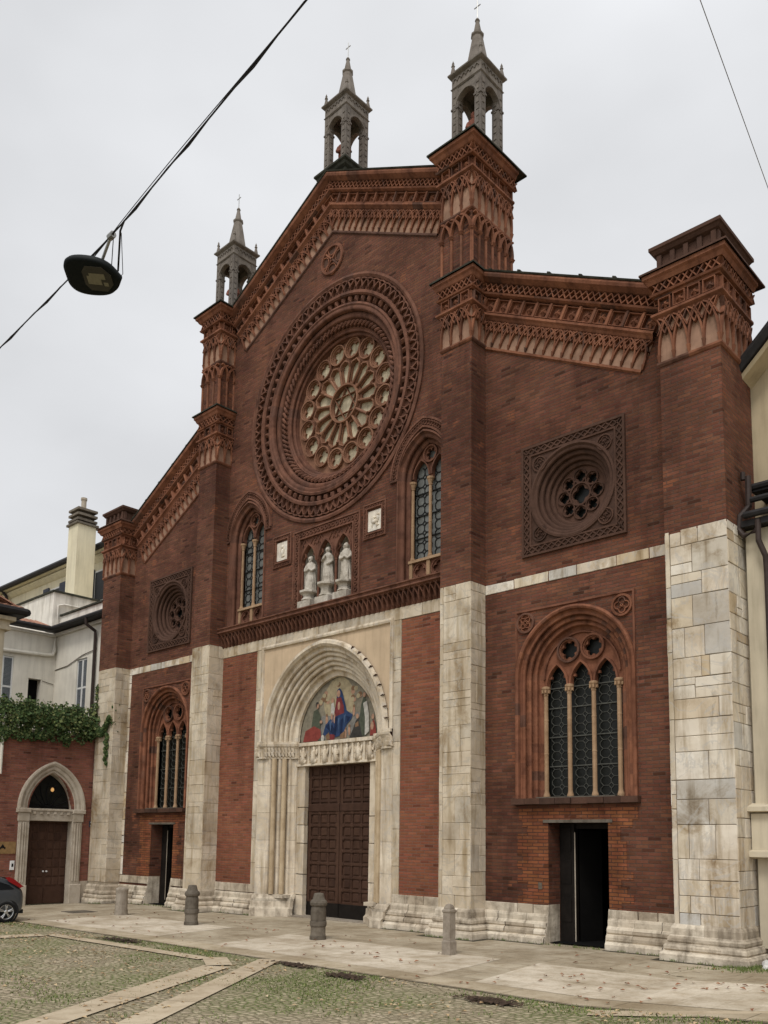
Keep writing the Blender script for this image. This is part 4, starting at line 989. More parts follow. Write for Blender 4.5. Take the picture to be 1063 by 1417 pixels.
b.box(-1.12, 1.12, .485, .50, 8.74, 10.88)
b.build('niche_back', 'statue', nf)
for sx in (-1, 1):
    cx = sx*1.92; b = MB(); cz = 10.71; s = .42
    sq = lambda s: [(cx-s, cz-s*1.16), (cx+s, cz-s*1.16), (cx+s, cz+s*1.16), (cx-s, cz+s*1.16)]
    b.mould(FF, sq(.42), [(0, 0), (.0, -.04), (.03, -.05), (.04, -.015), (.11, -.015), (.12, -.06), (.15, -.06), (.16, .03)], closed=True)
    for i in range(22):
        t = i/22*4; q = int(t); u = t-q; c4 = sq(.345); p0, p1 = c4[q], c4[(q+1)%4]; x, z = p0[0]+(p1[0]-p0[0])*u, p0[1]+(p1[1]-p0[1])*u
        b.bar(F, [(x+.035*cos(k*pi/3), z+.035*sin(k*pi/3)) for k in range(6)], .02, 0, .04, closed=True)
    o = b.build('relief_frame', 'terra_dark', church)
    b = MB(); b.box(cx-.265, cx+.265, -.005, .05, cz-.28, cz+.28); b.mi = 0
    # carved figure
    def blob(x, z, rx, rz, d):
        vs = []; fs = []
        for i in range(5):
            t = i/4*pi/2
            for k in range(10): vs.append((cx+x+rx*cos(t)*cos(k*pi/5), -.005-d*sin(t), cz+z+rz*cos(t)*sin(k*pi/5)))
        fs = [(i*10+k, i*10+(k+1)%10, (i+1)*10+(k+1)%10, (i+1)*10+k) for i in range(4) for k in range(10)]; b.add(vs, fs)
    if sx > 0:
        for q in ((0, -.04, .14, .06, .05), (.11, .05, .05, .09, .05), (.12, .13, .045, .045, .05), (-.09, .04, .07, .10, .03), (-.05, .08, .12, .04, .025), (-.1, -.12, .025, .08, .03), (.06, -.12, .025, .09, .03), (.1, -.15, .07, .02, .02)): blob(*q)
    else:
        for q in ((0, -.05, .07, .13, .05), (0.0, .12, .045, .05, .05), (-.07, .03, .03, .09, .03), (.06, .0, .03, .09, .03), (.02, -.16, .09, .04, .03)): blob(*q)
    b.build('relief_panel', 'marble', o)

# corbel cornice over the portal ----------------------------------------------
b = MB()
Fx = lambda a, bb, n: (a, -n, bb)
b.mould(Fx, [(-4.68, 8.70), (4.68, 8.70)], [(.04, 0.0), (.0, .30), (-.03, .30), (-.05, .26), (-.09, .25), (-.11, .28), (-.14, .28), (-.16, .22), (-.17, .20), (-.22, .05), (-.55, .02), (-.60, .0)])
cc = b.build('corbel_cornice', 'terra_dark', church)
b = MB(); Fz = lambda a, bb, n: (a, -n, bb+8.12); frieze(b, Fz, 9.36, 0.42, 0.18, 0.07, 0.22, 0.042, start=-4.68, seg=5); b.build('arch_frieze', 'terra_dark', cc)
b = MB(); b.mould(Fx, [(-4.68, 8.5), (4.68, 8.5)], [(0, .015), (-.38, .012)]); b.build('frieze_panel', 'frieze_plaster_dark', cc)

# lower nave: marble, brick panels ---------------------------------------------
for sx in (-1, 1):
    b = MB(); x0, x1 = sorted((sx*2.95, sx*4.70)); b.box(x0, x1, -.012, .0-.002, .84, 7.80); b.build('brick_panel', 'brick_low', church)
b = MB(); ashlar(b, Ffr(0), -4.68, 4.68, 7.80, 8.13, rg, (.33, .34), (.7, 1.5), 0.001, .03, .003); b.build('marble_band', 'marble_smooth', church)
for sx in (-1, 1):
    b = MB(); x0, x1 = sorted((sx*2.68, sx*2.95)); ashlar(b, Ffr(0), x0, x1, .80, 7.80, rg, (.6, 1.4), (.27, .3), .001, .03, .003); b.build('marble_strip', 'marble_smooth', church)
for sx in (-1, 1):
    b = MB(); x0, x1 = sorted((sx*b_, sx*c_)); ashlar(b, Ffr(0), x0, x1, 7.93, 8.172, rg, (.242, .2421), (.5, .95), .001, .018)
    b.build('belt_course', 'marble', church)
    if sx < 0:
        b = MB(); ashlar(b, Ffr(0), -c_, -c_+.16, .86, 7.93, rg, (.4, 1.0), (.16, .17), .001, .014); b.build('marble_strip', 'marble', church)
# plinths
def plinth(x0, x1, le=0, re=0):
    b = MB(); g0 = gz((x0+x1)/2)
    ashlar(b, Ffr(0), x0, x1, .60, .86, rg, (.26, .261), (.4, .9), 0.001, .03)
    prof = [(0.02, 0.62), (0.06, 0.60), (0.075, 0.56), (0.075, 0.46), (0.10, 0.44), (0.125, 0.40), (0.125, 0.34), (0.10, 0.31), (0.15, 0.29), (0.17, 0.25), (0.17, 0.2), (0.15, 0.17), (0.20, 0.15), (0.225, 0.11), (0.225, 0.03), (0.21, -0.3)]
    for j in range(0, len(prof)-1, 5):
        x = x0
        while x < x1-.01:
            w = rg.uniform(.35, .8)
            if x1-x-w < .25: w = x1-x
            rr = rg.uniform(-.012, .012)
            b.mould(FP, [(x+.004, .02), (x+.004, 0), (x+w-.004, 0), (x+w-.004, .02)] if False else [(x+.004, 0), (x+w-.004, 0)], [(-o+rr, z+g0) for o, z in prof[j:j+6]])
            x += w
    # weathered returns at the ends
    for xe, on in ((x0, le), (x1, re)):
        if on: b.prism([(0.4, 0.86), (-.03, .86), (-.08, .5), (-.13, .3), (-.20, .1), (-.21, -.3), (0.4, -.3)], xe, xe+.012, lambda a, bb, n: (n, a, bb+g0*(1 if bb < .5 else 0)))
    b.build('plinth', 'marble_base', church)
plinth(b_, 7.28, 0, 1); plinth(8.70, c_, 1, 0); plinth(-c_, -8.45, 0, 1); plinth(-7.1, -b_, 1, 0); plinth(-a_, -2.60); plinth(2.60, a_)

# orange repair brickwork round the side doors
for sx in (-1, 1):
    dx0, dx1 = (7.28, 8.71) if sx > 0 else (-8.45, -7.1)
    poly = [(dx0, .86), (dx0, 2.6), (dx1, 2.6), (dx1, .86)]
    z = .86; Rr = []; Ll = []
    while z < 2.62:
        Rr += [(dx1+rg.choice((.25, .38, .5)), z), (dx1+Rr[-1][0]-dx1 if Rr else dx1+.3, z+.15)] if False else []
        w = rg.choice((.27, .40, .54)); Rr += [(dx1+w, z), (dx1+w, z+.149)]
        w = rg.choice((.54, .67, .8)); Ll += [(dx0-w, z), (dx0-w, z+.149)]
        z += .15
    Rr += [(dx1+.66, z), (dx1+.66, 2.93)]; Ll += [(dx0-.75, z), (dx0-.75, 2.93)]
    b = MB(); b.plate([[(dx1, .87)]+Rr+Ll[::-1]+[(dx0, .87), (dx0, 2.62), (dx1, 2.62)]], -.010, -.001)
    b.build('repaired_brickwork', 'brick_orange', church)
    # doorway
    b = MB(); b.box(dx0-.12, dx1+.1, -.03, .35, 2.60, 2.665); d = b.build('side_door', 'granite', church)
    b = MB(); x = dx0
    b.box(dx0+.02, dx0+.34, .42, .50, gz(x)+.02, 2.58); b.box(dx0+.34, dx0+.40, .38, .54, gz(x)+.02, 2.58)
    b.box(dx1-.12, dx1-.02, .42, .52, gz(x)+.02, 2.58)
    b.box(dx0+.02, dx1-.02, .44, .52, 2.48, 2.6)
    for z in (.5, 1.3, 2.0): b.box(dx0+.06, dx0+.30, .405, .42, z, z+.5)
    b.build('door_frame', 'wood_kick', d)
    b = MB(); b.box(dx0+.405, dx0+.425, .375, .39, .1, 2.4); b.build('door_edge', 'steel' if False else 'gate_stone', d)
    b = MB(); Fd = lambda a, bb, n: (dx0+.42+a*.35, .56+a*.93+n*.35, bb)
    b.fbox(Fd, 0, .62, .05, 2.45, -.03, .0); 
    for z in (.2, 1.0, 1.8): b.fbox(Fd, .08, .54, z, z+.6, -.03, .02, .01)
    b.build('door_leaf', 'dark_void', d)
b = MB(); b.box(7.03, 7.12, -.03, -.011, 1.18, 1.32); b.box(7.06, 7.09, -.036, -.03, 1.24, 1.27); tag(b.build('bell_panel', 'granite'), 'small grey stone bell panel on the brickwork left of the right side door', 'bell panel')

# ------------------------------------------------------------------ PORTAL (part of the church)
SP = [(0.0, -.06), (-.05, -.13), (-.13, -.14), (-.19, -.08), (-.20, -.0)]+rolls(-.20, .0, -.80, .46, 5, .40, 5)+[(-.82, .50), (-.94, .52), (-.95, .60)]
b = MB(); Q_ = [(r_+.02, y) for r_, y in SP]
for u, v in ((0, 4), (4, 11), (11, 18), (18, 25), (25, len(Q_)-1)): b.mould(FF, arch(0, 2.54, 4.98, 2.72, 18), Q_[u:v+1], split=rg.choice((3, 4, 5)))
portal = b.build('portal_arch', 'marble_portal', church)
# jambs: same section run vertically
def jamb(name, z0, z1, prof, m, sg, nseg=5):
    b = MB()
    zs_ = [z0+(z1-z0)*k/nseg for k in range(nseg+1)]
    for k in range(nseg):
        rr = 0
        rows = [[(sg*(2.54+.02+r_), y, z) for r_, y in prof] for z in (zs_[k], zs_[k+1]-.006)]
        n = len(prof); b.add(rows[0]+rows[1], [(q, q+1, n+q+1, n+q) for q in range(n-1)])
    return b
for sg in (-1, 1):
    b = jamb('jamb', .55, 4.52, [(.16, -.02), (.15, -.05), (0.02, -.05)]+SP[4:], 'x', sg)
    jb = b.build('portal_jamb', 'marble_portal', portal)
    # alternating yellow shafts
    b = MB()
    for k in (1, 3):
        t = (k+.6)/5; b = MB(); b.tube([(sg*(2.56-.20-.60*t-.03), .46*t-.05, .6), (sg*(2.56-.20-.60*t-.03), .46*t-.05, 4.5)], .072, 10); b.build('shaft', 'marble_yellow', portal)
    # capital band with leaves
    b = MB(); sec = [(.20, -.03), (.19, -.08), (-.0, -.09), (-.2, -.04), (-.20, -.0), (-.82, .47), (-.96, .49), (-.97, .56)]
    for z0, z1, o0, o1 in ((4.50, 4.55, .03, .03), (4.55, 4.78, .0, .03), (4.78, 4.86, .03, .075), (4.86, 4.92, .08, .09), (4.92, 5.0, .05, .05)):
        n = len(sec); r0 = [(sg*(2.54-o0*.7+r_), y-o0, z0) for r_, y in sec]; r1 = [(sg*(2.54-o1*.7+r_), y-o1, z1) for r_, y in sec]
        b.add(r0+r1, [(q, q+1, n+q+1, n+q) for q in range(n-1)]); b.add(r1+[(sg*(2.6+.2), .6, z1), (sg*1.5, .6, z1)], [tuple(range(n+2))])
    for k in range(13):
        t = k/12; x, y = (2.70-t*.38, -.1) if k < 4 else (2.36-.62*(k-4)/8-.03, -.06+.50*(k-4)/8)
        for zc in (4.60, 4.72):
            b.add([(sg*(x-.06), y, zc-.06), (sg*(x+.06), y, zc-.06), (sg*x, y-.06, zc-.02), (sg*(x-.04), y-.03, zc+.10), (sg*(x+.04), y-.03, zc+.10), (sg*x, y-.10, zc+.08)], [(0, 1, 2), (0, 2, 5, 3), (1, 4, 5, 2), (3, 5, 4)])
    b.build('capital_band', 'marble_portal', portal)
    # moulded foot
    b = MB(); sec = [(.18, -.02), (.17, -.10), (-.0, -.12), (-.2, -.10), (-.30, -.02), (-.82, .40), (-.96, .44), (-.97, .56)]
    for z0, z1, o0, o1 in ((-.3, .2, .20, .20), (.2, .26, .20, .15), (.26, .42, .15, .14), (.42, .47, .11, .11), (.47, .54, .08, .04), (.54, .60, .04, .0)):
        n = len(sec); r0 = [(sg*(2.56-o0*.6+r_), y-o0, z0) for r_, y in sec]; r1 = [(sg*(2.56-o1*.6+r_), y-o1, z1) for r_, y in sec]
        b.add(r0+r1, [(q, q+1, n+q+1, n+q) for q in range(n-1)])
    b.box(*sorted((sg*1.62, sg*2.7)), .1, .7, .5, .59)
    b.build('portal_base', 'marble_base', portal)
    # inner door jamb
    b = MB(); x0, x1 = sorted((sg*1.30, sg*1.68)); ashlar(b, Ffr(.60), x0, x1, .0, 4.28, rg, (.7, 1.3), (.38, .4), -.12, .03); b.build('door_jamb', 'marble_portal', portal)
# flashing pieces on the right-hand hood
b = MB(); ar = arch(0, 2.60, 4.98, 2.76, 40)
for i in range(53, 78, 3):
    x, z = ar[i]; x2, z2 = ar[i+1]; d = hypot(x2-x, z2-z); tx, tz = (x2-x)/d, (z2-z)/d
    Fq = lambda a, bb, n, x=x, z=z, tx=tx, tz=tz: (x+tx*a-tz*bb, -n, z+tz*a+tx*bb)
    b.fbox(Fq, -.006, .006, -.10, -.012, .05, .150)
b.build('hood_flashing', 'terra_soot', portal)
b = MB(); b.mould(FF, [(-2.63, 5.0), (-2.63, 7.82), (2.63, 7.82), (2.63, 5.0)], [(.07, -.031), (.065, -.07), (.01, -.085), (-.04, -.07), (-.05, -.012)]); b.build('portal_frame', 'marble_portal', portal)
b = MB(); b.plate([[(-2.60, 5.0)]+[(-2.60, 7.8), (2.60, 7.8), (2.60, 5.0)]+archpath(0, 2.52, 5.0, 5.001, 2.70, 16)[::-1][1:-1]], -.015, -.001); b.build('spandrel_plaster', 'portal_plaster', portal)
# lintel with small relief figures
b = MB(); b.box(-1.70, 1.70, .565, .85, 4.27, 4.93)
lt = b.build('lintel', 'marble_portal', portal)
b = MB(); b.box(-1.64, 1.64, .50, .565, 4.27, 4.33); b.box(-1.64, 1.64, .49, .565, 4.85, 4.95)
for k in range(8): x = -1.58+k*3.16/7; b.box(x-.035, x+.035, .52, .565, 4.33, 4.85)
b.build('lintel_frame', 'marble_portal', lt)
for k in range(7):
    x = -1.58+(k+.5)*3.16/7; b = MB(); r_ = random.Random(k+3)
    pts = []
    b.tube([(x+r_.uniform(-.06, .06), .55, 4.34), (x+r_.uniform(-.03, .03), .535, 4.5), (x+r_.uniform(-.03, .03), .53, 4.66), (x, .535, 4.70), (x, .535, 4.72), (x, .53, 4.78), (x, .54, 4.82)], [.10, .075, .085, .05, .03, .05, .02], 8)
    s_ = r_.choice((-1, 1)); b.tube([(x+s_*.07, .53, 4.64), (x+s_*.13, .52, 4.55), (x+s_*.02, .50, 4.54)], .025, 6)
    b.tube([(x-s_*.07, .53, 4.64), (x-s_*.12, .53, 4.56), (x-s_*.13, .53, 4.74)], .022, 6)
    if r_.random() < .7: b.tube([(x+.04, .54, 4.34), (x+.09, .54, 4.45)], [.07, .03], 6)
    b.build('relief_figure', 'marble_portal', lt, smooth=True)
# great doors
b = MB(); b.box(-1.34, 1.34, .80, .86, 0.0, 4.28); door = b.build('portal_door', 'wood', portal)
for sg in (-1, 1):
    b = MB(); Fd = lambda a, bb, n: (sg*a, .80-n, bb)
    x0, x1 = .03, 1.30; z0, z1 = .42, 2.98; 
    g0 = gz(0)
    b.mi = 0
    b.fbox(Fd, .012, 1.31, .42, 4.26, 0, .02)
    for s0, s1 in ((.012, .12), (1.2, 1.31)): b.fbox(Fd, s0, s1, .42, 4.26, 0, .07, .01)
    for s in (.48, .84): b.fbox(Fd, s-.035, s+.035, .45, 4.2, 0, .05, .008)
    zz = [.44+.355*k for k in range(8)]
    for z in zz+[3.26, 3.60, 3.94, 4.24]: b.fbox(Fd, .1, 1.22, z-.035, z+.035, 0, .052, .008)
    b.fbox(Fd, .012, 1.31, 2.96, 3.18, 0, .085, .015)
    allz = zz+[3.26, 3.60, 3.94]
    for z in allz:
        for s in (.30, .66, 1.02):
            if z in (zz[-1],): continue
            b.fbox(Fd, s-.115, s+.115, z+.065, z+.285, .02, .045, .02)
    for z in zz[1:]+[3.60, 3.94]:
        for s in (.12, .48, .84, 1.2):
            b.fbox(Fd, s-.06, s+.06, z-.05, z+.05, .04, .068, .012)
    lf = b.build('door_leaf', 'wood', door)
    b = MB(); b.fbox(Fd, .012, 1.31, .03, .42, 0, .06, .01); b.build('kickplate', 'wood_kick', lf)
b = MB(); b.box(-1.6, 1.6, .30, .9, -.1, .035); b.build('threshold', 'granite_pale', portal)
# lunette painting: flat figures painted on a disc
pm = {}
for nme, c in dict(ground=(0.22, 0.195, 0.145), halo=(0.36, 0.30, 0.19), blue=(0.028, 0.05, 0.115), deep=(0.014, 0.024, 0.06), pale=(0.06, 0.10, 0.18), red=(0.17, 0.036, 0.038), skin=(0.38, 0.23, 0.155), dark=(0.045, 0.042, 0.038), green=(0.075, 0.085, 0.06), white=(0.46, 0.44, 0.39), cloud=(0.20, 0.19, 0.17), brown=(0.20, 0.12, 0.07), crimson=(0.22, 0.05, 0.04)).items(): pm[nme] = flat('painted_'+nme, c, .75)
keys = list(pm); b = MB(); Yp = .62
lay = [0]
def pf(c, poly):
    lay[0] += 1; b.mi = keys.index(c); y = Yp-.0006*lay[0]; b.add([(x, y, z) for x, z in poly], [tuple(range(len(poly)))])
def el(c, x, z, rx, rz, n=14): pf(c, [(x+rx*cos(2*pi*k/n), z+rz*sin(2*pi*k/n)) for k in range(n)])
b.mi = 0; b.prism(archpath(0, 1.60, 4.94, 5.0, 1.80, 14), Yp, Yp+.05)
el('halo', 0, 6.05, .62, .70, 20); el('cloud', -.55, 5.35, .5, .35); el('cloud', .6, 5.35, .5, .35)
rp_ = random.Random(4)
for (x, z) in ((0, 6.58), (-.62, 6.30), (.62, 6.32), (-.50, 6.12), (.55, 6.1), (-.75, 6.12), (.78, 6.14)):
    for q in range(3): el(('skin', 'brown', 'halo')[q], x+rp_.uniform(-.09, .09), z+rp_.uniform(-.06, .06), .08, .07, 10)
for (x, z) in ((-.48, 5.55), (.62, 5.72), (.45, 5.18), (-.5, 5.22), (.3, 5.12)): el('skin', x, z, .05, .14, 10); el('brown', x, z+.14, .045, .045, 8)
# seated mother in a blue mantle, red bodice
pf('blue', [(-.62, 5.15), (-.52, 5.42), (-.30, 5.58), (-.12, 5.72), (-.08, 6.18), (-.06, 6.38), (.04, 6.43), (.14, 6.32), (.26, 6.0), (.34, 5.76), (.58, 5.62), (.52, 5.50), (.34, 5.36), (.22, 5.12), (0, 5.05), (-.3, 5.02)])
pf('red', [(-.08, 6.15), (.10, 6.16), (.22, 5.9), (.24, 5.70), (-.14, 5.62), (-.22, 5.72), (-.12, 5.9)])
pf('red', [(-.36, 5.14), (-.1, 5.12), (-.16, 4.96), (-.36, 4.96)])
el('skin', .0, 6.27, .07, .105); el('skin', .02, 5.92, .05, .12, 10)
pf('white', [(-.30, 6.0), (-.2, 6.04), (-.14, 5.85), (-.17, 5.68), (-.31, 5.68)]); el('skin', -.24, 6.10, .065, .075); el('skin', -.26, 5.6, .04, .15, 8); el('skin', -.15, 5.58, .04, .15, 8)
pf('brown', [(-.5, 5.12), (-.36, 5.2), (-.32, 5.0), (-.46, 4.98)]); pf('brown', [(.1, 5.1), (.3, 5.2), (.28, 4.98), (.1, 4.98)])
for q in ([(-.5, 5.36), (-.3, 5.5), (-.1, 5.2), (-.2, 5.12)], [(.1, 5.5), (.2, 5.56), (.18, 5.14), (.1, 5.1)], [(.34, 5.6), (.5, 5.56), (.36, 5.42)], [(-.12, 5.6), (-.02, 5.62), (-.08, 5.1), (-.16, 5.1)]): pf('deep', q)
for q in ([(-.36, 5.5), (-.24, 5.56), (-.3, 5.2)], [(.0, 5.56), (.07, 5.58), (.04, 5.14)], [(.24, 5.62), (.32, 5.66), (.26, 5.3)]): pf('pale', q)
# kneeling and standing figures
pf('green', [(-1.12, 5.0), (-1.10, 5.45), (-1.02, 5.86), (-.86, 5.9), (-.72, 5.7), (-.74, 5.2), (-.7, 4.98)]); pf('crimson', [(-1.46, 4.98), (-1.36, 5.3), (-1.0, 5.42), (-.72, 5.30), (-.68, 5.1), (-.84, 4.98)])
el('skin', -.86, 6.0, .065, .085); pf('dark', [(-.93, 6.0), (-.93, 6.1), (-.84, 6.12), (-.82, 6.06), (-.88, 6.04), (-.9, 5.92)]); el('skin', -.70, 5.52, .06, .05, 8); el('white', -.62, 5.04, .07, .1, 10)
pf('dark', [(.48, 4.98), (.62, 5.22), (.72, 5.44), (.86, 5.52), (.96, 5.36), (1.0, 4.98)]); el('skin', .78, 5.56, .06, .07); pf('brown', [(.7, 5.36), (.82, 5.42), (.84, 5.28), (.7, 5.26)])
pf('green', [(.86, 5.4), (.92, 5.85), (1.02, 6.1), (1.10, 6.0), (1.14, 5.5), (1.1, 5.0), (.98, 5.0)]); pf('white', [(1.0, 5.9), (1.14, 5.95), (1.22, 5.6), (1.24, 5.1), (1.08, 5.0), (1.08, 5.5)])
el('skin', 1.04, 6.13, .055, .07); el('brown', 1.18, 6.1, .05, .05, 8)
pf('crimson', [(1.28, 4.98), (1.30, 5.3), (1.42, 5.42), (1.5, 5.2), (1.52, 4.98)]); el('skin', 1.38, 5.5, .055, .075); el('skin', 1.36, 5.25, .06, .12, 8)
b.build('lunette_painting', [pm[k] for k in keys], portal)

# ------------------------------------------------------------------ statues
def statue(name, x, y, z, H, label, m, face=0.0, group=None, variant=0):
    r_ = random.Random(variant*7+1); b = MB(); seg = 28
    prof = [(0.0, .165, .13), (.03, .17, .135), (.10, .158, .125), (.25, .148, .115), (.40, .145, .112), (.52, .14, .105), (.60, .135, .10), (.68, .14, .098), (.74, .145, .092), (.785, .13, .08), (.81, .085, .068), (.83, .052, .055), (.845, .05, .055), (.86, .06, .072), (.89, .070, .082), (.925, .073, .086), (.955, .064, .076), (.98, .04, .05), (.998, .008, .01)]
    if variant == 2: prof = [(t, rx*(1.12 if .83 < t < .95 else 1), ry*(1.1 if .83 < t < .95 else 1)) for t, rx, ry in prof]
    rows = []
    for t, rx, ry in prof:
        rw = []
        for k in range(seg):
            a = 2*pi*k/seg; f = 1.0
            if t < .72: f += .07*sin(7*a+variant*1.7+t*3)*(1-t*.8)+.04*sin(13*a+t*9)*(1-t)
            rw.append((rx*f*cos(a)*H*.98+.012*H*sin(t*5+variant), ry*f*sin(a)*H, t*H))
        rows.append(rw)
    b.add([p for q in rows for p in q], [(i*seg+k, i*seg+(k+1)%seg, (i+1)*seg+(k+1)%seg, (i+1)*seg+k) for i in range(len(prof)-1) for k in range(seg)]+[tuple(range(seg))[::-1], tuple((len(prof)-1)*seg+k for k in range(seg))])
    T = lambda pts, rad: b.tube([(p[0]*H, p[1]*H, p[2]*H) for p in pts], [q*H for q in rad], 8)
    T([(0, -.07, .885), (0, -.102, .895), (0, -.075, .92)], [.012, .02, .01])               # nose
    if variant != 1:
        for sg in (-1, 1): T([(sg*.125, -.01, .745), (sg*.15, -.05, .62), (sg*.10, -.12, .56), (sg*.015, -.14, .60+.02*sg)], [.042, .046, .04, .022])
        T([(-.04, -.135, .585), (.04, -.135, .63)], [.026, .026])
    else:
        T([(-.125, -.01, .745), (-.15, -.05, .62), (-.08, -.125, .65), (-.01, -.135, .71)], [.042, .044, .034, .026]); T([(.125, -.01, .745), (.155, -.04, .6), (.10, -.12, .52), (.02, -.135, .50)], [.042, .046, .04, .026])
        T([(-.02, -.14, .70), (-.02, -.145, .75)], [.026, .018])
    for k in range(5):   # deep folds of the robe
        xx = -.10+.05*k; T([(xx, -.105, .02), (xx*.9+.015, -.115, .2), (xx*.7+.04*r_.uniform(-1, 1), -.11, .42)], [.018, .017, .007])
    if variant == 2: T([(-.075, .02, .79), (-.085, .0, .90), (0, .02, .985), (.085, .0, .90), (.075, .02, .79)], [.03, .03, .028, .03, .03])
    else: T([(0, .02, .955), (0, .045, .985)], [.06, .04]); T([(0, -.07, .85), (0, -.07, .81)], [.032, .02]) if variant == 0 else None
    T([(-.07, -.09, .015), (-.075, -.165, .02)], [.035, .026]); T([(.06, -.09, .015), (.07, -.165, .02)], [.035, .026])
    o = b.build(name, m); o.location = (x, y, z); o.rotation_euler = (0, 0, face)
    md = o.modifiers.new('fuse', 'REMESH'); md.mode = 'VOXEL'; md.voxel_size = .011; md.use_smooth_shade = True
    tag(o, label, 'statue', group); return o
def pedestal(x, y, z, hh, label):
    b = MB(); b.box(x-.27, x+.27, y-.20, y+.2, z, z+.20)
    b.lathe([(.19, .2), (.23, .23), (.19, .27), (.165, .33), (.16, hh-.16), (.19, hh-.11), (.26, hh-.07), (.28, hh-.06), (.28, hh)], x, y, 8, ang=0, z0=z)
    return tag(b.build('pedestal', 'statue'), label, 'pedestal', 'stone pedestals in the triple niche')
for i, (x, hh, H, lab) in enumerate(((-.74, .50, 1.08, 'weathered stone saint with folded hands in the left bay of the triple niche'), (0.0, .60, 1.10, 'weathered stone saint with raised arm in the middle bay of the triple niche'), (.74, .52, 1.14, 'veiled stone female saint in the right bay of the triple niche'))):
    zb = 8.745
    pedestal(x, .04, zb, hh, ('leftmost octagonal stone pedestal under a saint in the niche above the portal', 'middle octagonal stone pedestal under the saint with raised arm', 'right octagonal stone pedestal under the veiled saint in the niche')[i])
    statue('saint_statue', x, 0.10, zb+hh-.01, H, lab, 'statue', R(14), 'saints in the triple niche', i)
for x, y, z, lab in ((5.14, .26, 19.72, 'reddish statue standing inside the right-hand stone pinnacle over the nave pier'), (-5.14, .26, 19.72, 'reddish statue standing inside the left stone pinnacle'), (0, .44, 22.16, 'reddish statue standing inside the central pinnacle on the gable apex')):
    statue('pinnacle_statue', x-.05, y-.05, z, 1.25, lab, 'statue_red', R(35), 'statues in the pinnacles', 0)

# ------------------------------------------------------------------ GATE WALL (left)
GXW = -11.60
FG = lambda a, bb, n: (GXW+n, a, bb)    # a = Y, faces +X
gate = empty('gate_wall', 'rosy brick courtyard wall with a pointed stone doorway beside the church', 'wall', (GXW, -2, -.17))
def gp(o): o.matrix_parent_inverse = gate.matrix_basis.inverted(); return o
DC = -2.02   # door centre
gz0 = -.17
b = MB(); b.plate([[(-4.1, gz0-.2), (0.1, gz0-.2), (0.1, 5.70), (-4.1, 5.70)], archpath(DC, .80, gz0-.1, 3.06, 1.30)], 0, -.45, FG); gp(b.build('brickwork', 'brick_gate', gate))
b = MB(); b.box(GXW-.5, GXW+.06, -4.1, 0.1, 5.70, 5.79); gp(b.build('coping', 'granite_pale', gate))
for y0, y1 in ((-.86, .1), (-4.1, -3.18)): b = MB(); b.plate([[(y0, gz0-.2), (y1, gz0-.2), (y1, .6), (y0, .6)]], .03, .001, FG); gp(b.build('plinth', 'gate_stone', gate))
b = MB()
Fg2 = lambda a, bb, n: (GXW-n, a, bb)
b.mould(Fg2, arch(DC, 1.12, 3.1, 1.56, 14)[::-1], [(-.08, 0.0), (-.075, -.12), (-.02, -.13), (.05, -.10), (.07, -.06), (.14, -.07), (.19, -.05), (.2, .0), (.26, -.02), (.30, .02), (.32, .12), (.33, .3)])
sr = gp(b.build('door_surround', 'gate_stone', gate))
for sg in (-1, 1):
    b = MB(); c = DC+sg*.97
    b.fbox(FG, c-.20, c+.16, gz0-.1, 2.66, -.3, .07, .01) if sg > 0 else b.fbox(FG, c-.16, c+.20, gz0-.1, 2.66, -.3, .07, .01)
    for q in (-.1, 0, .08): b.fbox(FG, c+q-.025, c+q+.025, .6, 2.62, .05, .095, .012)
    b.fbox(FG, c-.22, c+.22, gz0-.1, .5, -.2, .11, .02)
    b.fbox(FG, c-.22, c+.25 if sg > 0 else c+.22, 2.95, 3.10, -.2, .14, .02) if sg > 0 else b.fbox(FG, c-.25, c+.22, 2.95, 3.10, -.2, .14, .02)
    b.fbox(FG, c-.19, c+.19, 2.66, 2.95, -.2, .10, .01)
    gp(b.build('door_post', 'gate_stone', gate))
b = MB(); b.fbox(FG, DC-.80, DC+.80, 2.68, 3.08, -.30, .02, .01); b.fbox(FG, DC-.82, DC+.82, 3.02, 3.10, -.3, .07, .01)
for k in range(6): b.fbox(FG, DC-.66+k*.245, DC-.56+k*.245, 2.9, 3.0, .02, .06, .01)
gp(b.build('lintel', 'gate_stone', gate))
for sg in (-1, 1):
    b = MB(); x0, x1 = sorted((DC, DC+sg*.80)); b.fbox(FG, x0+.004, x1-.004, gz0+.02, 2.68, -.34, -.28)
    for i in range(3):
        for j in range(7):
            s0 = x0+.04+i*.245; z0 = .45+j*.31; b.fbox(FG, s0+.02, s0+.215, z0+.02, z0+.28, -.28, -.255, .015)
    b.fbox(FG, x0+.02, x1-.02, gz0+.03, .40, -.28, -.26)
    dl = gp(b.build('door_leaf', 'wood', gate))
    b = MB(); b.tube([FG(DC+sg*.06, .95, -.25), FG(DC+sg*.06, .95, -.2)], .028, 8); b.build('knob', 'white_paint', dl)
b = MB(); b.plate([archpath(DC, .84, 3.06, 3.1, 1.22)], -.36, -.34, FG); fl = gp(b.build('fanlight', 'glass_dark', gate))
b = MB()
for k in range(-3, 4):
    t = pi/2+k*.42; b.bar(lambda a, bb, n: FG(a, bb, n-.33), [(DC+.15*cos(t), 3.12+.12*sin(t)), (DC+.45*cos(t+.15), 3.12+.5*sin(t)), (DC+.7*cos(t), 3.12+.85*sin(t))], .02, 0, .03)
b.bar(lambda a, bb, n: FG(a, bb, n-.33), [(DC-.8, 3.2), (DC+.8, 3.2)], .03, 0, .03); b.bar(lambda a, bb, n: FG(a, bb, n-.33), [(DC+.16*cos(k*pi/6), 3.12+.16*sin(k*pi/6)) for k in range(7)], .025, 0, .03)
b.build('iron_grille', 'black', fl)
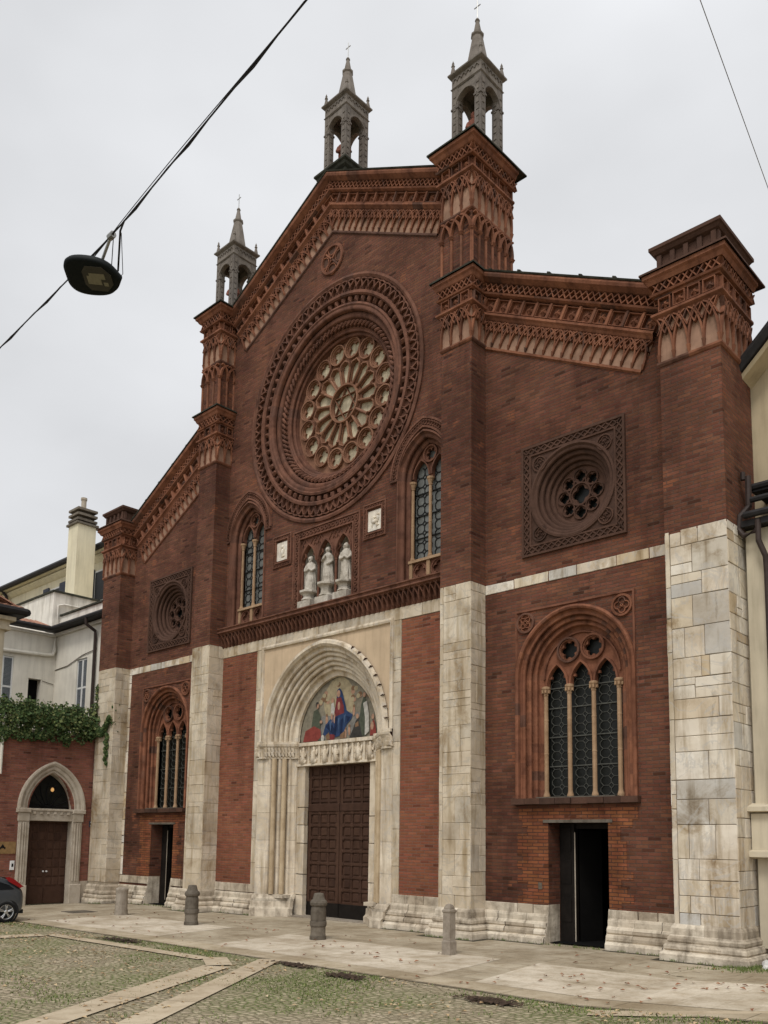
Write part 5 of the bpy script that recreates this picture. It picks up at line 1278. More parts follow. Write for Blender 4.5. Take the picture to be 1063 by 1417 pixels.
mlamp = flat('lit_bulb', (1.0, 0.55, 0.2), .4, 0.35)
b = MB(); b.lathe([(.0, 0), (.05, .03), (.06, .08), (.04, .14), (.0, .16)], GXW-.26, DC+.12, 10, z0=3.70); lb = b.build('bulb', mlamp)
lamp2 = empty('hanging_lantern', 'small lit lantern glowing in the fanlight of the courtyard door', 'lantern', (GXW-.26, DC+.12, 3.7)); lb.parent = lamp2; lb.matrix_parent_inverse = lamp2.matrix_basis.inverted()
b = MB(); b.tube([(GXW-.26, DC+.12, 3.86), (GXW-.26, DC+.12, 4.25)], .008, 5); b.lathe([(.09, 0), (.07, .03), (.02, .06)], GXW-.26, DC+.12, 8, z0=3.85); q = b.build('lantern_frame', 'black', lamp2); q.matrix_parent_inverse = lamp2.matrix_basis.inverted()
b = MB(); b.fbox(FG, -4.0, -3.18, 1.56, 1.96, .001, .02); s1 = tag(b.build('sign_board', flat('ochre_board', (0.26, 0.16, 0.07), .7)), 'ochre rectangular sign with a dark emblem on the rosy brick wall', 'sign')
b = MB(); b.bar(FG, [(-3.70, 1.72), (-3.62, 1.86), (-3.54, 1.72)], .05, .021, .026); b.bar(FG, [(-3.72, 1.76), (-3.52, 1.76)], .03, .021, .026); b.bar(FG, [(-3.66, 1.80), (-3.58, 1.80)], .08, .021, .026); b.build('emblem', 'black', s1)
b = MB(); b.fbox(FG, -3.34, -3.20, 1.02, 1.33, .001, .05, .01); ic = tag(b.build('intercom', 'white_paint'), 'white intercom box on the wall left of the courtyard door', 'intercom')
b = MB(); b.fbox(FG, -3.30, -3.24, 1.13, 1.24, .05, .055); b.build('camera_window', 'black', ic)
b = MB(); b.fbox(FG, -.60, -.44, 2.50, 2.72, .001, .015, .003); hn = tag(b.build('house_number', flat('number_enamel', (0.04, 0.05, 0.07), .4)), 'small dark enamel plate with house number 2 right of the courtyard door', 'house number')
def text(parent, s, size, F, a, z, m, ext=.002):
    c = bpy.data.curves.new('digit', 'FONT'); c.body = s; c.size = size; c.align_x = 'CENTER'; c.extrude = .001
    o = bpy.data.objects.new('tmp', c); me = o.to_mesh(); b = MB()
    b.add([F(a+v.co.x, z+v.co.y, ext+v.co.z) for v in me.vertices], [tuple(p.vertices) for p in me.polygons]); o.to_mesh_clear(); bpy.data.objects.remove(o)
    return b.build('digit', m, parent)
text(hn, '2', .22, FG, -.52, 2.535, 'white_paint', .018)
b = MB(); P0 = (GXW+.1, -3.86, 5.75); b.tube([(GXW+.1, -3.9, 4.2), (GXW+.1, -3.9, 5.9), (GXW+.12, -3.86, 6.1), (GXW+.14, -3.72, 6.2), (GXW+.14, -3.58, 6.12)], .055, 8)
tag(b.build('vent_pipe', 'white_plaster', None), 'pale curved vent pipe rising at the left end of the ivy', 'pipe')

# ivy -------------------------------------------------------------------------
iv = empty('ivy', 'thick green ivy spilling over the top of the rosy brick wall onto the church pier', 'ivy', (GXW, -2, 5.7))
def ivp(o): o.matrix_parent_inverse = iv.matrix_basis.inverted(); return o
b = MB(); r_ = random.Random(11)
def leaf(x, y, z, s, bias=(0.8, -.2, .3)):
    n = Vector((bias[0]+r_.uniform(-.8, .8), bias[1]+r_.uniform(-.8, .8), bias[2]+r_.uniform(-.6, .8))).normalized(); t = n.cross(Vector((r_.uniform(-1, 1), r_.uniform(-1, 1), r_.uniform(-1, 1)))).normalized(); u = n.cross(t)
    c = Vector((x, y, z)); b.add([c-t*s*.5, c-u*s*.55+n*s*.12, c+t*s*.62, c+u*s*.55+n*s*.12], [(0, 1, 2), (0, 2, 3)])
def clump(cx, cy, cz, sx, sy, sz, n, s=.085):
    for _ in range(n):
        while True:
            a, c, d = r_.uniform(-1, 1), r_.uniform(-1, 1), r_.uniform(-1, 1)
            q = a*a+c*c+d*d
            if .25 < q < 1: break
        leaf(cx+a*sx, cy+c*sy, cz+d*sz, s*r_.uniform(.6, 1.25))
for k in range(34):
    t = k/33; y = -4.0+3.85*t
    clump(GXW+.08+r_.uniform(-.1, .1), y, 6.22+r_.uniform(-.12, .12)-.15*(t > .75), .30, .30, .46+r_.uniform(-.08, .06), 190, r_.uniform(.075, .11))
for k in range(26):
    y = -4.0+3.0*r_.random()**1.2; clump(GXW+.12, y, 5.66+r_.uniform(-.16, .12), .12, .16, .26*r_.uniform(.5, 1.2), 55, .075)
for k in range(40):
    y = -4.0+3.3*r_.random(); L = r_.uniform(.15, .45)*(1.2-.25*abs(y+2)); x_ = GXW+.1+r_.uniform(-.02, .1)
    for q in range(int(L/.05)): leaf(x_+r_.uniform(-.04, .04), y+.08*sin(q*.7+k)+r_.uniform(-.04, .04), 5.85-q*.05, r_.uniform(.06, .11))
for k in range(50): clump(GXW+r_.uniform(-.3, .3), -4.0+3.9*r_.random(), 6.65+r_.uniform(-.12, .22), .10, .12, .10, 9, .08)
for k in range(9): clump(GXW+.1, -3.95+.12*r_.random(), 5.35+.05*k, .1, .15, .2, 30)
# trail over the marble pier
for k in range(26):
    t = k/25; clump(-11.5+1.05*t, PY-.10, 6.05-.35*sin(t*3.0)*.5+.55*max(0, t-.6)*2.2*.6, .09, .07, .22-.1*t, 55, .08)
for k in range(22):
    t = k/21; clump(-10.65+.08*sin(k), PY-.06, 5.75-1.05*t, .07*(1.1-t), .04, .09, 16, .075)
for k in range(16):
    t = k/15; clump(-10.42+.05*sin(k*2), -.45+.1*sin(k), 5.8+1.25*t, .05, .07, .1, 14, .075)
for k in range(20):
    t = k/19; clump(-11.52+.04*sin(k*1.7), PY-.04, 6.3+1.3*t, .07, .05, .09, 8, .07)
ivp(b.build('foliage', 'ivy', iv))
b = MB()
for k in range(26):
    y = -4.0+r_.random()*3.9; b.tube([(GXW-.1, y, 5.75), (GXW+.1+r_.uniform(-.1, .1), y+r_.uniform(-.2, .2), 6.3), (GXW+r_.uniform(-.2, .3), y+r_.uniform(-.4, .4), 6.75+r_.uniform(-.1, .15))], [.012, .009, .004], 5)
b.tube([(-11.55, PY-.04, 6.1), (-11.0, PY-.05, 6.05), (-10.7, PY-.05, 5.8), (-10.62, PY-.03, 5.2), (-10.6, PY-.03, 4.6)], [.014, .012, .01, .008, .004], 5)
b.tube([(-11.52, PY-.03, 6.2), (-11.5, PY-.03, 7.0), (-11.48, PY-.03, 7.6)], [.012, .009, .004], 5)
ivp(b.build('stem', 'stem', iv))

# ------------------------------------------------------------------ HOUSES on the left
def tiles(mb, x0, x1, y0, z0, y1, z1, pitch=.22, axis='x'):
    """row of half-round tiles from the eave (y0,z0) to the ridge (y1,z1)"""
    k = max(1, int(abs(x1-x0)/pitch)); p = (x1-x0)/k
    for i in range(k):
        a = x0+i*p
        for q in range(1):
            rows = []
            for (yy, zz) in ((y0, z0), (y1, z1)):
                rows.append([(a+p*(.5-.5*cos(pi*t/4)), yy, zz+.09*sin(pi*t/4)) for t in range(5)])
            pts = rows[0]+rows[1]
            if axis == 'y': pts = [(yy, xx, zz) for xx, yy, zz in pts]
            mb.add(pts, [(t, t+1, 5+t+1, 5+t) for t in range(4)]+[(0, 1, 2, 3, 4)])
HX, HY = -19.43, 1.5
house = empty('courtyard_house', 'white plastered house with tiled eaves and grey shutters behind the ivy wall', 'house', (HX, HY, 0))
def hp(o): o.matrix_parent_inverse = house.matrix_basis.inverted(); return o
b = MB()
Fw2 = lambda a, bb, n: (a, HY-n, bb); Fw1 = lambda a, bb, n: (HX+n, a, bb)
b.plate([[(HX, -.3), (-11.62, -.3), (-11.62, 11.2), (HX, 11.2)], [(-17.40, 7.2), (-16.50, 7.2), (-16.50, 9.72), (-17.40, 9.72)]], 0, -.4, Fw2)
b.plate([[(-7, -.3), (HY, -.3), (HY, 11.1), (-7, 11.1)], [(.34, 7.0), (.90, 7.0), (.90, 9.0), (.34, 9.0)], [(-1.25, 7.2), (-.34, 7.2), (-.34, 9.83), (-1.25, 9.83)]], 0, -.4, Fw1)
b.box(HX-8, HX-.42, -7, HY+6, -.3, 11.0); b.box(HX-.42, -11.7, HY+.42, HY+6, -.3, 11.1)
b.build('wall', 'white_plaster', None); w_ = bpy.context.scene.objects['wall']; w_.parent = house; hp(w_)
b = MB(); b.mould(lambda a, bb, n: (HX-n+0*a, a, bb), [(0, 0), (1, 0)], [(0, 0), (0, .01)]) if False else None
b.box(HX-.1, -11.62, HY-.12, HY, 11.02, 11.16); b.box(HX, HX+.12, -7, HY-.12, 10.98, 11.1); b.box(HX-.1, HX+.03, -7, HY, 10.05, 10.12) if False else None
hp(b.build('cornice', 'white_plaster', house))
b = MB(); b.tube([(-11.7, HY-.52, 11.26), (HX+.5, HY-.52, 11.26), (HX+.5, -7, 11.26)], .09, 8)
b.box(HX-.2, -11.62, HY-.45, HY+.1, 11.20, 11.27); b.box(HX-.1, HX+.45, -7, HY-.45, 11.20, 11.27)
hp(b.build('gutter', 'gutter', house))
b = MB(); tiles(b, HX+.4, -11.7, HY-.5, 11.28, HY+.7, 11.62); tiles(b, -7.0, HY-.5, HX+.5, 11.28, HX-.9, 11.75, axis='y')
hp(b.build('tiled_roof', 'tile', house))
b = MB(); b.tube([(-15.78, HY-.52, 11.2), (-15.80, HY-.5, 10.95), (-15.72, HY-.12, 10.7), (-15.72, HY-.10, 10.4), (-15.72, HY-.10, 6.0)], .07, 8); hp(b.build('downpipe', 'pipe_brown', house))
b = MB(); b.tube([(HX+.08, -2.5, 9.97), (HX+.08, 1.0, 10.12), (HX+.1, 1.3, 10.16), (HX+.1, 1.38, 10.35), (HX+.1, 1.38, 11.05)], .085, 8); hp(b.build('waste_pipe', 'white_plaster', house))
b = MB(); b.tube([(HX+.05, HY-.02, 9.5), (-18.2, HY-.03, 9.55), (-16.9, HY-.03, 9.85), (-15.7, HY-.04, 9.95)], .018, 5); b.tube([(HX+.02, .95, 8.95), (HX+.02, 1.45, 8.85)], .012, 5); hp(b.build('wall_cable', 'granite', house))
def shutter_window(F, a0, a1, z0, z1, par, m, inv):
    b = MB(); b.fbox(F, a0, a1, z0, z1, -.14, -.10); o = inv(b.build('window', 'white_paint', par))
    b = MB()
    mid = (a0+a1)/2
    for s0, s1 in ((a0, mid), (mid, a1)):
        b.fbox(F, s0+.0, s0+.06, z0, z1, -.10, -.05); b.fbox(F, s1-.06, s1, z0, z1, -.10, -.05)
        for z in (z0, (z0+z1)/2-.05, z1-.08): b.fbox(F, s0+.06, s1-.06, z, z+.08, -.10, -.05)
    b.build('frame', 'white_paint', o)
    for s0, s1 in ((a0, mid), (mid, a1)):
        b = MB(); z = z0+.06
        while z < z1-.08: 
            b.fbox(F, s0+.06, s1-.06, z, z+.04, -.09, -.06); z += .055
        b.build('shutter', m, o)
shutter_window(Fw2, -17.40, -16.50, 7.2, 9.72, house, 'shutter', hp); shutter_window(Fw1, -1.25, -.34, 7.2, 9.83, house, 'shutter', hp)
b = MB(); b.fbox(Fw1, .34, .90, 7.0, 9.0, -.39, -.36); hp(b.build('dark_opening', 'dark_void', house))
# roof terrace: parapets
terr = MB(); terr.box(-28, -20.5, 1.75, 6, 11.0, 13.38); terr.box(-20.48, -11.7, 2.1, 2.3, 11.2, 12.25); ob = hp(terr.build('terrace_parapet', 'white_plaster_worn', house))
b = MB(); b.box(-28.1, -20.42, 1.67, 1.95, 13.38, 13.46); b.box(-20.7, -20.42, 1.95, 6, 13.38, 13.46); b.box(-20.40, -11.7, 2.02, 2.38, 12.25, 12.33); b.build('coping', 'roof_moss', ob)
b = MB(); b.tube([(-20.44, 1.95, 11.6), (-20.44, 1.95, 12.75), (-20.4, 2.2, 12.85), (-20.4, 3.6, 12.85)], .05, 6); b.build('pipe', 'white_plaster_worn', ob)

bh = empty('back_house', 'pale yellow house with dark eaves gutter and slate shutters behind the terrace', 'house', (-26, 6, 0))
def bp_(o): o.matrix_parent_inverse = bh.matrix_basis.inverted(); return o
BY = 6.2
Fb2 = lambda a, bb, n: (a, BY-n, bb)
b = MB(); b.box(-44, -16, BY, 14, -.3, 17.2); bp_(b.build('wall', 'yellow_plaster', bh))
b = MB(); b.box(-44.3, -15.7, BY-.55, 14, 17.2, 17.35); b.mould(lambda a, bb, n: (a, BY-n, bb), [(-44, 17.15), (-16, 17.15)], [(0, .3), (-.1, .28), (-.25, .1), (-.3, 0)]); bp_(b.build('eaves', 'yellow_plaster', bh))
b = MB(); b.tube([(-44.3, BY-.62, 17.36), (-15.7, BY-.62, 17.36)], .16, 8); b.box(-44.3, -15.7, BY-.7, 14, 17.36, 17.5)
b.tube([(-36.0, BY-.6, 17.3), (-35.9, BY-.3, 16.9), (-35.9, BY-.15, 16.0), (-35.9, BY-.15, 12)], .1, 6); bp_(b.build('gutter', 'gutter', bh))
for x0 in (-24.6, -29.9):
    b = MB(); b.box(x0-.7, x0+.7, BY-.02, BY+.03, 14.6, 16.4); o = bp_(b.build('window', 'white_paint', bh))
    b = MB(); b.box(x0-.62, x0+.62, BY-.03, BY-.02, 14.7, 16.3); b.build('pane', 'glass_dark', o)
    for sg in (-1, 1):
        b = MB(); c = x0+sg*1.02; b.box(c-.34, c+.34, BY-.12, BY-.05, 14.5, 16.5); z = 14.6
        while z < 16.4: b.box(c-.28, c+.28, BY-.14, BY-.12, z, z+.05); z += .1
        b.build('shutter', 'shutter_dark', o)
CHX = -24.05
b = MB(); b.box(CHX-.5, CHX+.5, 4.2, 5.2, 11.5, 18.15); ch = bp_(b.build('chimney', 'yellow_plaster', bh))
b = MB(); b.box(CHX-.6, CHX+.6, 4.1, 5.3, 18.15, 18.26)
for k in range(3): b.box(CHX-.53, CHX+.53, 4.16, 5.24, 18.36+k*.28, 18.48+k*.28)
b.box(CHX-.3, CHX+.3, 4.4, 5.0, 18.26, 18.95); b.build('chimney_cap', 'granite', ch)
b = MB(); b.lathe([(.13, 0), (.13, .62), (.16, .63), (.16, .75), (0, .76)], CHX, 4.7, 10, z0=19.0); b.build('chimney_pot', 'gate_stone', ch)

nb = empty('corner_house', 'cream plastered house at the left edge with a tiled roof and dark eaves', 'house', (-12, -8, 0))
def np_(o): o.matrix_parent_inverse = nb.matrix_basis.inverted(); return o
b = MB(); b.box(-19, -11.78, -16, -3.95, -.4, 9.1); np_(b.build('wall', 'right_plaster_low', nb))
b = MB(); b.box(-19.2, -11.62, -16.2, -3.82, 9.1, 9.22); b.box(-19.3, -11.5, -16.3, -3.70, 9.42, 9.55); b.box(-19.2, -11.66, -16.2, -3.85, 9.22, 9.42); np_(b.build('cornice', 'right_plaster_low', nb))
b = MB(); b.box(-19.3, -11.32, -16.3, -3.46, 9.62, 9.72); b.tube([(-11.3, -16, 9.74), (-11.3, -3.45, 9.74)], .13, 8); b.tube([(-11.3, -3.42, 9.74), (-19, -3.42, 9.74)], .13, 8); np_(b.build('gutter', 'gutter', nb))
b = MB(); tiles(b, -16, -3.5, -11.3, 9.82, -15.2, 11.0, .24, 'y'); tiles(b, -19, -11.4, -3.5, 9.80, -6.5, 11.0, .24); np_(b.build('tiled_roof', 'tile', nb))
fr = empty('far_house', 'distant house with a reddish tiled roof beyond the corner house', 'house', (-46, 0, 0))
b = MB(); b.box(-52, -40, -10, 3, -.3, 17.2); q = b.build('wall', 'right_plaster', fr); q.matrix_parent_inverse = fr.matrix_basis.inverted()
b = MB(); tiles(b, -52.5, -39.5, -10.5, 17.2, -3.5, 20.2, .3); tiles(b, -52.5, -39.5, 3.5, 17.2, -3.5, 20.2, .3); q = b.build('tiled_roof', 'tile', fr); q.matrix_parent_inverse = fr.matrix_basis.inverted()

# ------------------------------------------------------------------ right-hand neighbour
rb = empty('neighbour_building', 'ochre plastered building with a dark sloping eave right of the church', 'building', (14, 1, 0))
def rp2(o): o.matrix_parent_inverse = rb.matrix_basis.inverted(); return o
b = MB(); b.prism([(11.30, 8), (30, 8), (30, 28), (22, 21.6), (11.30, 11.05+.35)], .95, 8); rp2(b.build('upper_wall', 'right_plaster', rb))
b = MB(); F = Frk(11.35, 11.15, math.atan(.96), .95)
b.mould(F, [(-.1, 0), (14, 0)], [(-.02, 0), (0, .45), (.06, .5), (.10, .45), (.10, .0)]); rp2(b.build('soffit', 'right_plaster', rb))
b = MB(); b.mould(Frk(11.35, 11.27, math.atan(.96), .95), [(-.15, 0), (14, 0)], [(0, -.2), (0, .56), (.10, .62), (.18, .6), (.2, -.3)]); rp2(b.build('eave', 'gutter', rb))
b = MB(); b.box(11.40, 30, .32, 1.0, -.2, 8.1)
b.box(11.62, 30, .16, .34, .35, 8.1)
rp2(b.build('lower_wall', 'right_plaster_low', rb))
b = MB(); b.box(11.58, 12.6, .02, .2, 2.05, 2.75); b.mould(lambda a, bb, n: (a, .2-n, bb), [(11.5, 2.75), (12.7, 2.75)], [(.0, 0.0), (.04, .30), (.12, .30), (.2, .0)]); b.mould(lambda a, bb, n: (a, .2-n, bb), [(11.5, 2.03), (12.7, 2.03)], [(.1, 0.0), (.04, .28), (-.06, .28), (-.1, .0)]); rp2(b.build('window_bay', 'right_plaster_low', rb))
b = MB(); b.box(11.62, 30, -.05, .9, 8.12, 8.24); b.tube([(11.7, -.10, 8.32), (30, -.10, 8.32)], .07, 8); b.tube([(11.75, .2, 8.95), (30, .2, 8.95)], .07, 8); b.box(11.75, 30, .2, .96, 8.85, 9.0); b.tube([(11.8, -.02, 8.62), (30, -.02, 8.62)], .06, 8)
rp2(b.build('gutter', 'gutter', rb))
b = MB(); b.tube([(11.72, .12, 9.15), (11.72, .1, 8.55), (11.58, .0, 8.35), (11.56, -.02, 8.1), (11.66, -.02, 7.95), (11.9, -.04, 8.0)], .06, 8); b.tube([(11.93, -.05, 8.2), (11.93, -.05, 7.8), (12.02, .02, 7.5), (12.02, .06, 7.2), (12.02, .06, 1.7)], .055, 8); b.tube([(12.02, .02, 1.7), (12.02, .02, .1)], .075, 8); b.tube([(11.63, .1, 9.1), (11.63, .1, 9.25)], .05, 6)
rp2(b.build('downpipe', 'pipe_brown', rb))

# ------------------------------------------------------------------ bollards
def bollard(x, y, kind, label):
    b = MB(); g = gz(x)
    if kind == 'banded':
        for pr_ in ([(.215, -.1), (.215, .075), (.20, .085)], [(.20, .09), (.192, .14), (.190, .26), (.20, .285)], [(.21, .29), (.217, .31), (.217, .385), (.21, .40)], [(.196, .405), (.20, .44), (.20, .60), (.19, .67), (.175, .72)]): b.lathe([(q*.84, z) for q, z in pr_], x, y, 20, z0=g)
        o = b.build('bollard', 'granite')
        b = MB(); b.lathe([(.16, .715), (.185, .74), (.192, .79), (.175, .83), (.14, .86), (.125, .90), (.11, .96), (.10, .99), (.03, 1.0)], x, y, 16, z0=g)
    elif kind == 'square':
        b.box(x-.10, x+.10, y-.10, y+.10, g-.1, g+.25)
        b.mould(FP, [(x-.085, y-.085), (x+.085, y-.085), (x+.085, y+.085), (x-.085, y+.085)], [(-.01, g+.25), (.0, g+.27), (.0, g+.78), (-.015, g+.80), (-.015, g+.83), (0.01, g+.85)], closed=True); b.box(x-.075, x+.075, y-.075, y+.075, g+.2, g+.84)
        o = b.build('bollard', 'granite_pale'); b = MB(); b.lathe([(.105, .84), (.10, .88), (.07, .93), (.02, .95)], x, y, 4, z0=g)
    else:
        b.lathe([(.19, -.1), (.188, .05), (.17, .2), (.165, .55), (.17, .66), (.178, .70), (.178, .74), (.16, .76)], x, y, 20, z0=g); o = b.build('bollard', 'granite_pale', None, True)
        b = MB(); b.lathe([(.16, .758), (.12, .78), (.04, .79)], x, y, 14, z0=g)
    b.build('cap', 'granite' if kind == 'banded' else 'granite_pale', o)
    return tag(o, label, 'bollard', 'stone bollards along the pavement')
bollard(3.37, -3.05, 'banded', 'dark banded stone bollard with a domed cap in front of the portal doors')
bollard(-1.28, -3.14, 'banded', 'dark banded stone bollard with a domed cap in front of the left nave pier')
bollard(-5.14, -2.88, 'plain', 'pale plain round stone bollard nearest the courtyard door')
bollard(6.99, -3.0, 'square', 'pale square stone bollard in front of the right nave pier')

# manholes, drains
def cover(x, y, rx, ry, square, label, m='black'):
    b = MB(); g = gz(x)
    if square: b.box(x-rx, x+rx, y-ry, y+ry, g-.02, g+.012); b.box(x-rx*.8, x+rx*.8, y-ry*.8, y+ry*.8, g, g+.016)
    else: b.lathe([(rx, -.02), (rx, .012), (rx*.9, .014), (rx*.88, .010), (rx*.1, .012)], x, y, 24, z0=g)
    return tag(b.build('manhole_cover', m), label, 'manhole cover')
cover(-6.95, -3.2, .38, .38, True, 'square dark drain cover in the pavement before the courtyard door', 'granite')
cover(11.3, -2.15, .33, .33, False, 'round stone cover set flush in the pavement by the right pier', 'paving')
def litter(x, y, rx, ry, n, label):
    b = MB(); r_ = random.Random(int(x*10))
    for _ in range(n):
        X, Y = x+r_.gauss(0, rx*.6), y+r_.gauss(0, ry*.55); s = r_.uniform(.03, .07); t = r_.uniform(0, pi)
        b.add([(X-s*cos(t), Y-s*sin(t), gz(X)+.01), (X+s*.6*sin(t), Y-s*.6*cos(t), gz(X)+.02), (X+s*cos(t), Y+s*sin(t), gz(X)+.025), (X-s*.6*sin(t), Y+s*.6*cos(t), gz(X)+.015)], [(0, 1, 2), (0, 2, 3)])
    return tag(b.build('damp_leaf_litter', leafmat('damp_leaf_%d' % int(abs(x*10)), [(0, (0.035, 0.025, 0.02)), (1, (0.075, 0.05, 0.035))])), label, 'leaf litter', kind='stuff')
litter(10.45, -6.38, .36, .15, 260, 'dark damp leaf litter at the kerb before the right aisle')
litter(6.1, -6.02, .32, .12, 200, 'dark damp leaf litter at the kerb end of the stone strip')
litter(7.55, -6.27, .30, .13, 220, 'dark damp leaf litter on the mossy cobbles beyond the portal bollard')
litter(.6, -6.2, .55, .16, 260, 'dark damp leaf litter along the kerb near the left nave pier')

# rubble
r_ = random.Random(5)
for k in range(9):
    b = MB(); x, y = 11.95+r_.uniform(-.25, .75), -.72+r_.uniform(-.25, .22); s = r_.uniform(.06, .12); vs = []
    g = gz(x)
    rows = [[(x+s*rr*cos(t)*r_.uniform(.75, 1.2), y+s*rr*sin(t)*r_.uniform(.75, 1.2), g+s*zz*r_.uniform(.85, 1.15)) for t in [2*pi*q/7 for q in range(7)]] for rr, zz in ((.85, -.1), (1, .4), (.8, .95), (.3, 1.25))]
    b.add([p for rw in rows for p in rw], [(i*7+q, i*7+(q+1)%7, (i+1)*7+(q+1)%7, (i+1)*7+q) for i in range(3) for q in range(7)]+[tuple(21+q for q in range(7))])
    tag(b.build('stone_lump', 'rubble'), 'small white rubble stone lying at the foot of the right corner pier', 'stone', 'white rubble stones at the right pier')

# leaves and grass
b = MB(); r_ = random.Random(21)
def fall(x, y, s, dz):
    t = r_.uniform(0, 2*pi); g = gz(x)+dz; u = Vector((cos(t), sin(t), r_.uniform(-.25, .25)))*s; v = Vector((-sin(t), cos(t), r_.uniform(-.25, .25)))*s*.6; c = Vector((x, y, g+s*.3)); w = Vector((0, 0, s*.35))
    b.add([c-u, c-v+w, c+u, c+v+w], [(0, 1, 2), (0, 2, 3)])
from mathutils import noise as mn
n = 0
while n < 2600:
    x = r_.uniform(-7, 15.5); y = r_.uniform(-13.5, -5.9)
    if mn.noise(Vector((x*.6, y*.6, 3))) + r_.uniform(-.3, .3) < (.0 if x < 6 else .2): continue
    fall(x, y, r_.uniform(.018, .045), .0); n += 1
tag(b.build('fallen_leaves', 'dry_leaf'), 'dry tan leaves scattered over the mossy cobbles', 'leaves', kind='stuff')
b = MB()
for k in range(150):
    x = r_.uniform(-6, 15); y = -5.6+4.6*r_.random()**1.3; fall(x, y, r_.uniform(.03, .055), .008)
for q in ((4.2, -3.7), (5.6, -4.2), (12.2, -3.6), (11.6, -4.1), (9.9, -3.8), (12.8, -3.1), (6.8, -4.3), (10.8, -4.5)):
    for k in range(5): fall(q[0]+r_.gauss(0, .3), q[1]+r_.gauss(0, .12), r_.uniform(.035, .06), .008)
tag(b.build('pavement_leaves', 'red_leaf'), 'reddish brown leaves scattered on the pale pavement', 'leaves', kind='stuff')
b = MB(); n = 0
while n < 11000:
    x = r_.uniform(-6, 15); y = r_.uniform(-13, -5.86)
    v = mn.noise(Vector((x*.45, y*.45, 9)))+.5*mn.noise(Vector((x*1.7, y*1.7, 2)))
    edge = y > -6.4
    if v+r_.uniform(-.3, .3) < ((.25 if x > 6 else .6) if not edge else .05): continue
    h = r_.uniform(.015, .045)*(1.0 if not edge else 1.2); t = r_.uniform(0, 2*pi); g = gz(x)-.012; lx, ly = r_.uniform(-.03, .03), r_.uniform(-.03, .03); w = .009
    b.add([(x-w*cos(t), y-w*sin(t), g), (x+w*cos(t), y+w*sin(t), g), (x+lx, y+ly, g+h)], [(0, 1, 2)]); n += 1
for k in range(700):
    if k < 500: x = r_.uniform(-11, 11.8); y = r_.choice((-.24, -.82)) if not any(u-.2 < abs(x) < v+.2 for u, v in ((a_, b_), (c_, d_))) else -.80
    else: x = 11.9+r_.gauss(0, .35); y = -1.0+r_.gauss(0, .25)
    if -2.6 < x < 2.6 or (y == -.82 and not any(u-.2 < abs(x) < v+.2 for u, v in ((a_, b_), (c_, d_)))): continue
    for q in range(4):
        h = r_.uniform(.02, .07); t = r_.uniform(0, 2*pi); g = gz(x); w = .008; X = x+r_.gauss(0, .04); Y = y+r_.gauss(0, .02)
        b.add([(X-w*cos(t), Y-w*sin(t), g), (X+w*cos(t), Y+w*sin(t), g), (X+r_.uniform(-.03, .03), Y+r_.uniform(-.03, .03), g+h)], [(0, 1, 2)])
tag(b.build('grass', 'grass'), 'short green grass growing between the cobbles and along the plinths', 'grass', kind='stuff')

# ------------------------------------------------------------------ car at the left edge
car = empty('parked_car', 'dark grey hatchback parked at the left edge with its tail towards the church', 'car', (-5.8, -7.6, gz(-5.8)))
def cp(o): o.matrix_parent_inverse = car.matrix_basis.inverted(); return o
def paint():
    m, t, bb = mat('dark_grey_paint'); n1 = noise(t, 3, 4); t.links.new(mix(t, (0.055, 0.062, 0.070), (0.07, 0.077, 0.084), n1.outputs[0]), bb.inputs['Base Color'])
    bb.inputs['Metallic'].default_value = .4; bb.inputs['Roughness'].default_value = .32; bb.inputs['Coat Weight'].default_value = .6; bb.inputs['Coat Roughness'].default_value = .08; return m
MT['car_paint'] = paint(); MT['car_glass'] = plain('car_glass', (0.012, 0.013, 0.014), .08, .2, 4, bumpd=0); MT['tyre'] = plain('tyre_rubber', (0.016, 0.016, 0.016), .85, .3, 10); MT['rim'] = plain('alloy_rim', (0.55, 0.55, 0.54), .35, .1, 10, metal=.8, bumpd=0); MT['tail'] = plain('red_tail_light', (0.20, 0.012, 0.012), .15, .2, 4, bumpd=0); MT['car_plastic'] = plain('dark_plastic', (0.02, 0.02, 0.021), .6, .2, 8, bumpd=0)
XN, XF = -4.98, -6.58; CXc = (XN+XF)/2; YR = -5.72; gc = gz(-5.3)
# cross-sections along Y (rear to front): (y, z list of half-width)
# side silhouette rear->front : lower body and greenhouse
secs = [  # y offset forward from rear, list of (halfwidth, z)
 (0.00, [(.52, .30), (.60, .34), (.62, .50), (.60, .66), (.55, .74), (.40, .78)]),
 (0.05, [(.66, .20), (.72, .32), (.74, .52), (.72, .70), (.66, .80), (.56, .86)]),
 (0.15, [(.74, .18), (.78, .32), (.79, .55), (.775, .74), (.72, .86), (.60, .94)]),
 (0.40, [(.78, .17), (.80, .34), (.80, .60), (.785, .78), (.68, 1.02), (.58, 1.12)]),
 (0.56, [(.78, .17), (.80, .34), (.80, .60), (.785, .78), (.66, 1.08), (.57, 1.17)]),
 (1.30, [(.78, .17), (.80, .34), (.80, .60), (.785, .76), (.66, 1.12), (.57, 1.24)]),
 (2.10, [(.78, .17), (.80, .34), (.80, .60), (.785, .74), (.66, 1.08), (.57, 1.20)]),
 (2.75, [(.78, .17), (.80, .34), (.80, .58), (.785, .72), (.72, .80), (.58, .84)]),
 (3.35, [(.75, .17), (.77, .32), (.77, .52), (.75, .62), (.68, .68), (.50, .72)]),
 (3.62, [(.60, .2), (.64, .30), (.64, .44), (.60, .54), (.52, .58), (.4, .60)])]
b = MB(); rows = []
for yo, pr in secs:
    rows.append([(CXc-hw, YR-yo, gc+z) for hw, z in pr]+[(CXc+hw, YR-yo, gc+z) for hw, z in reversed(pr)])
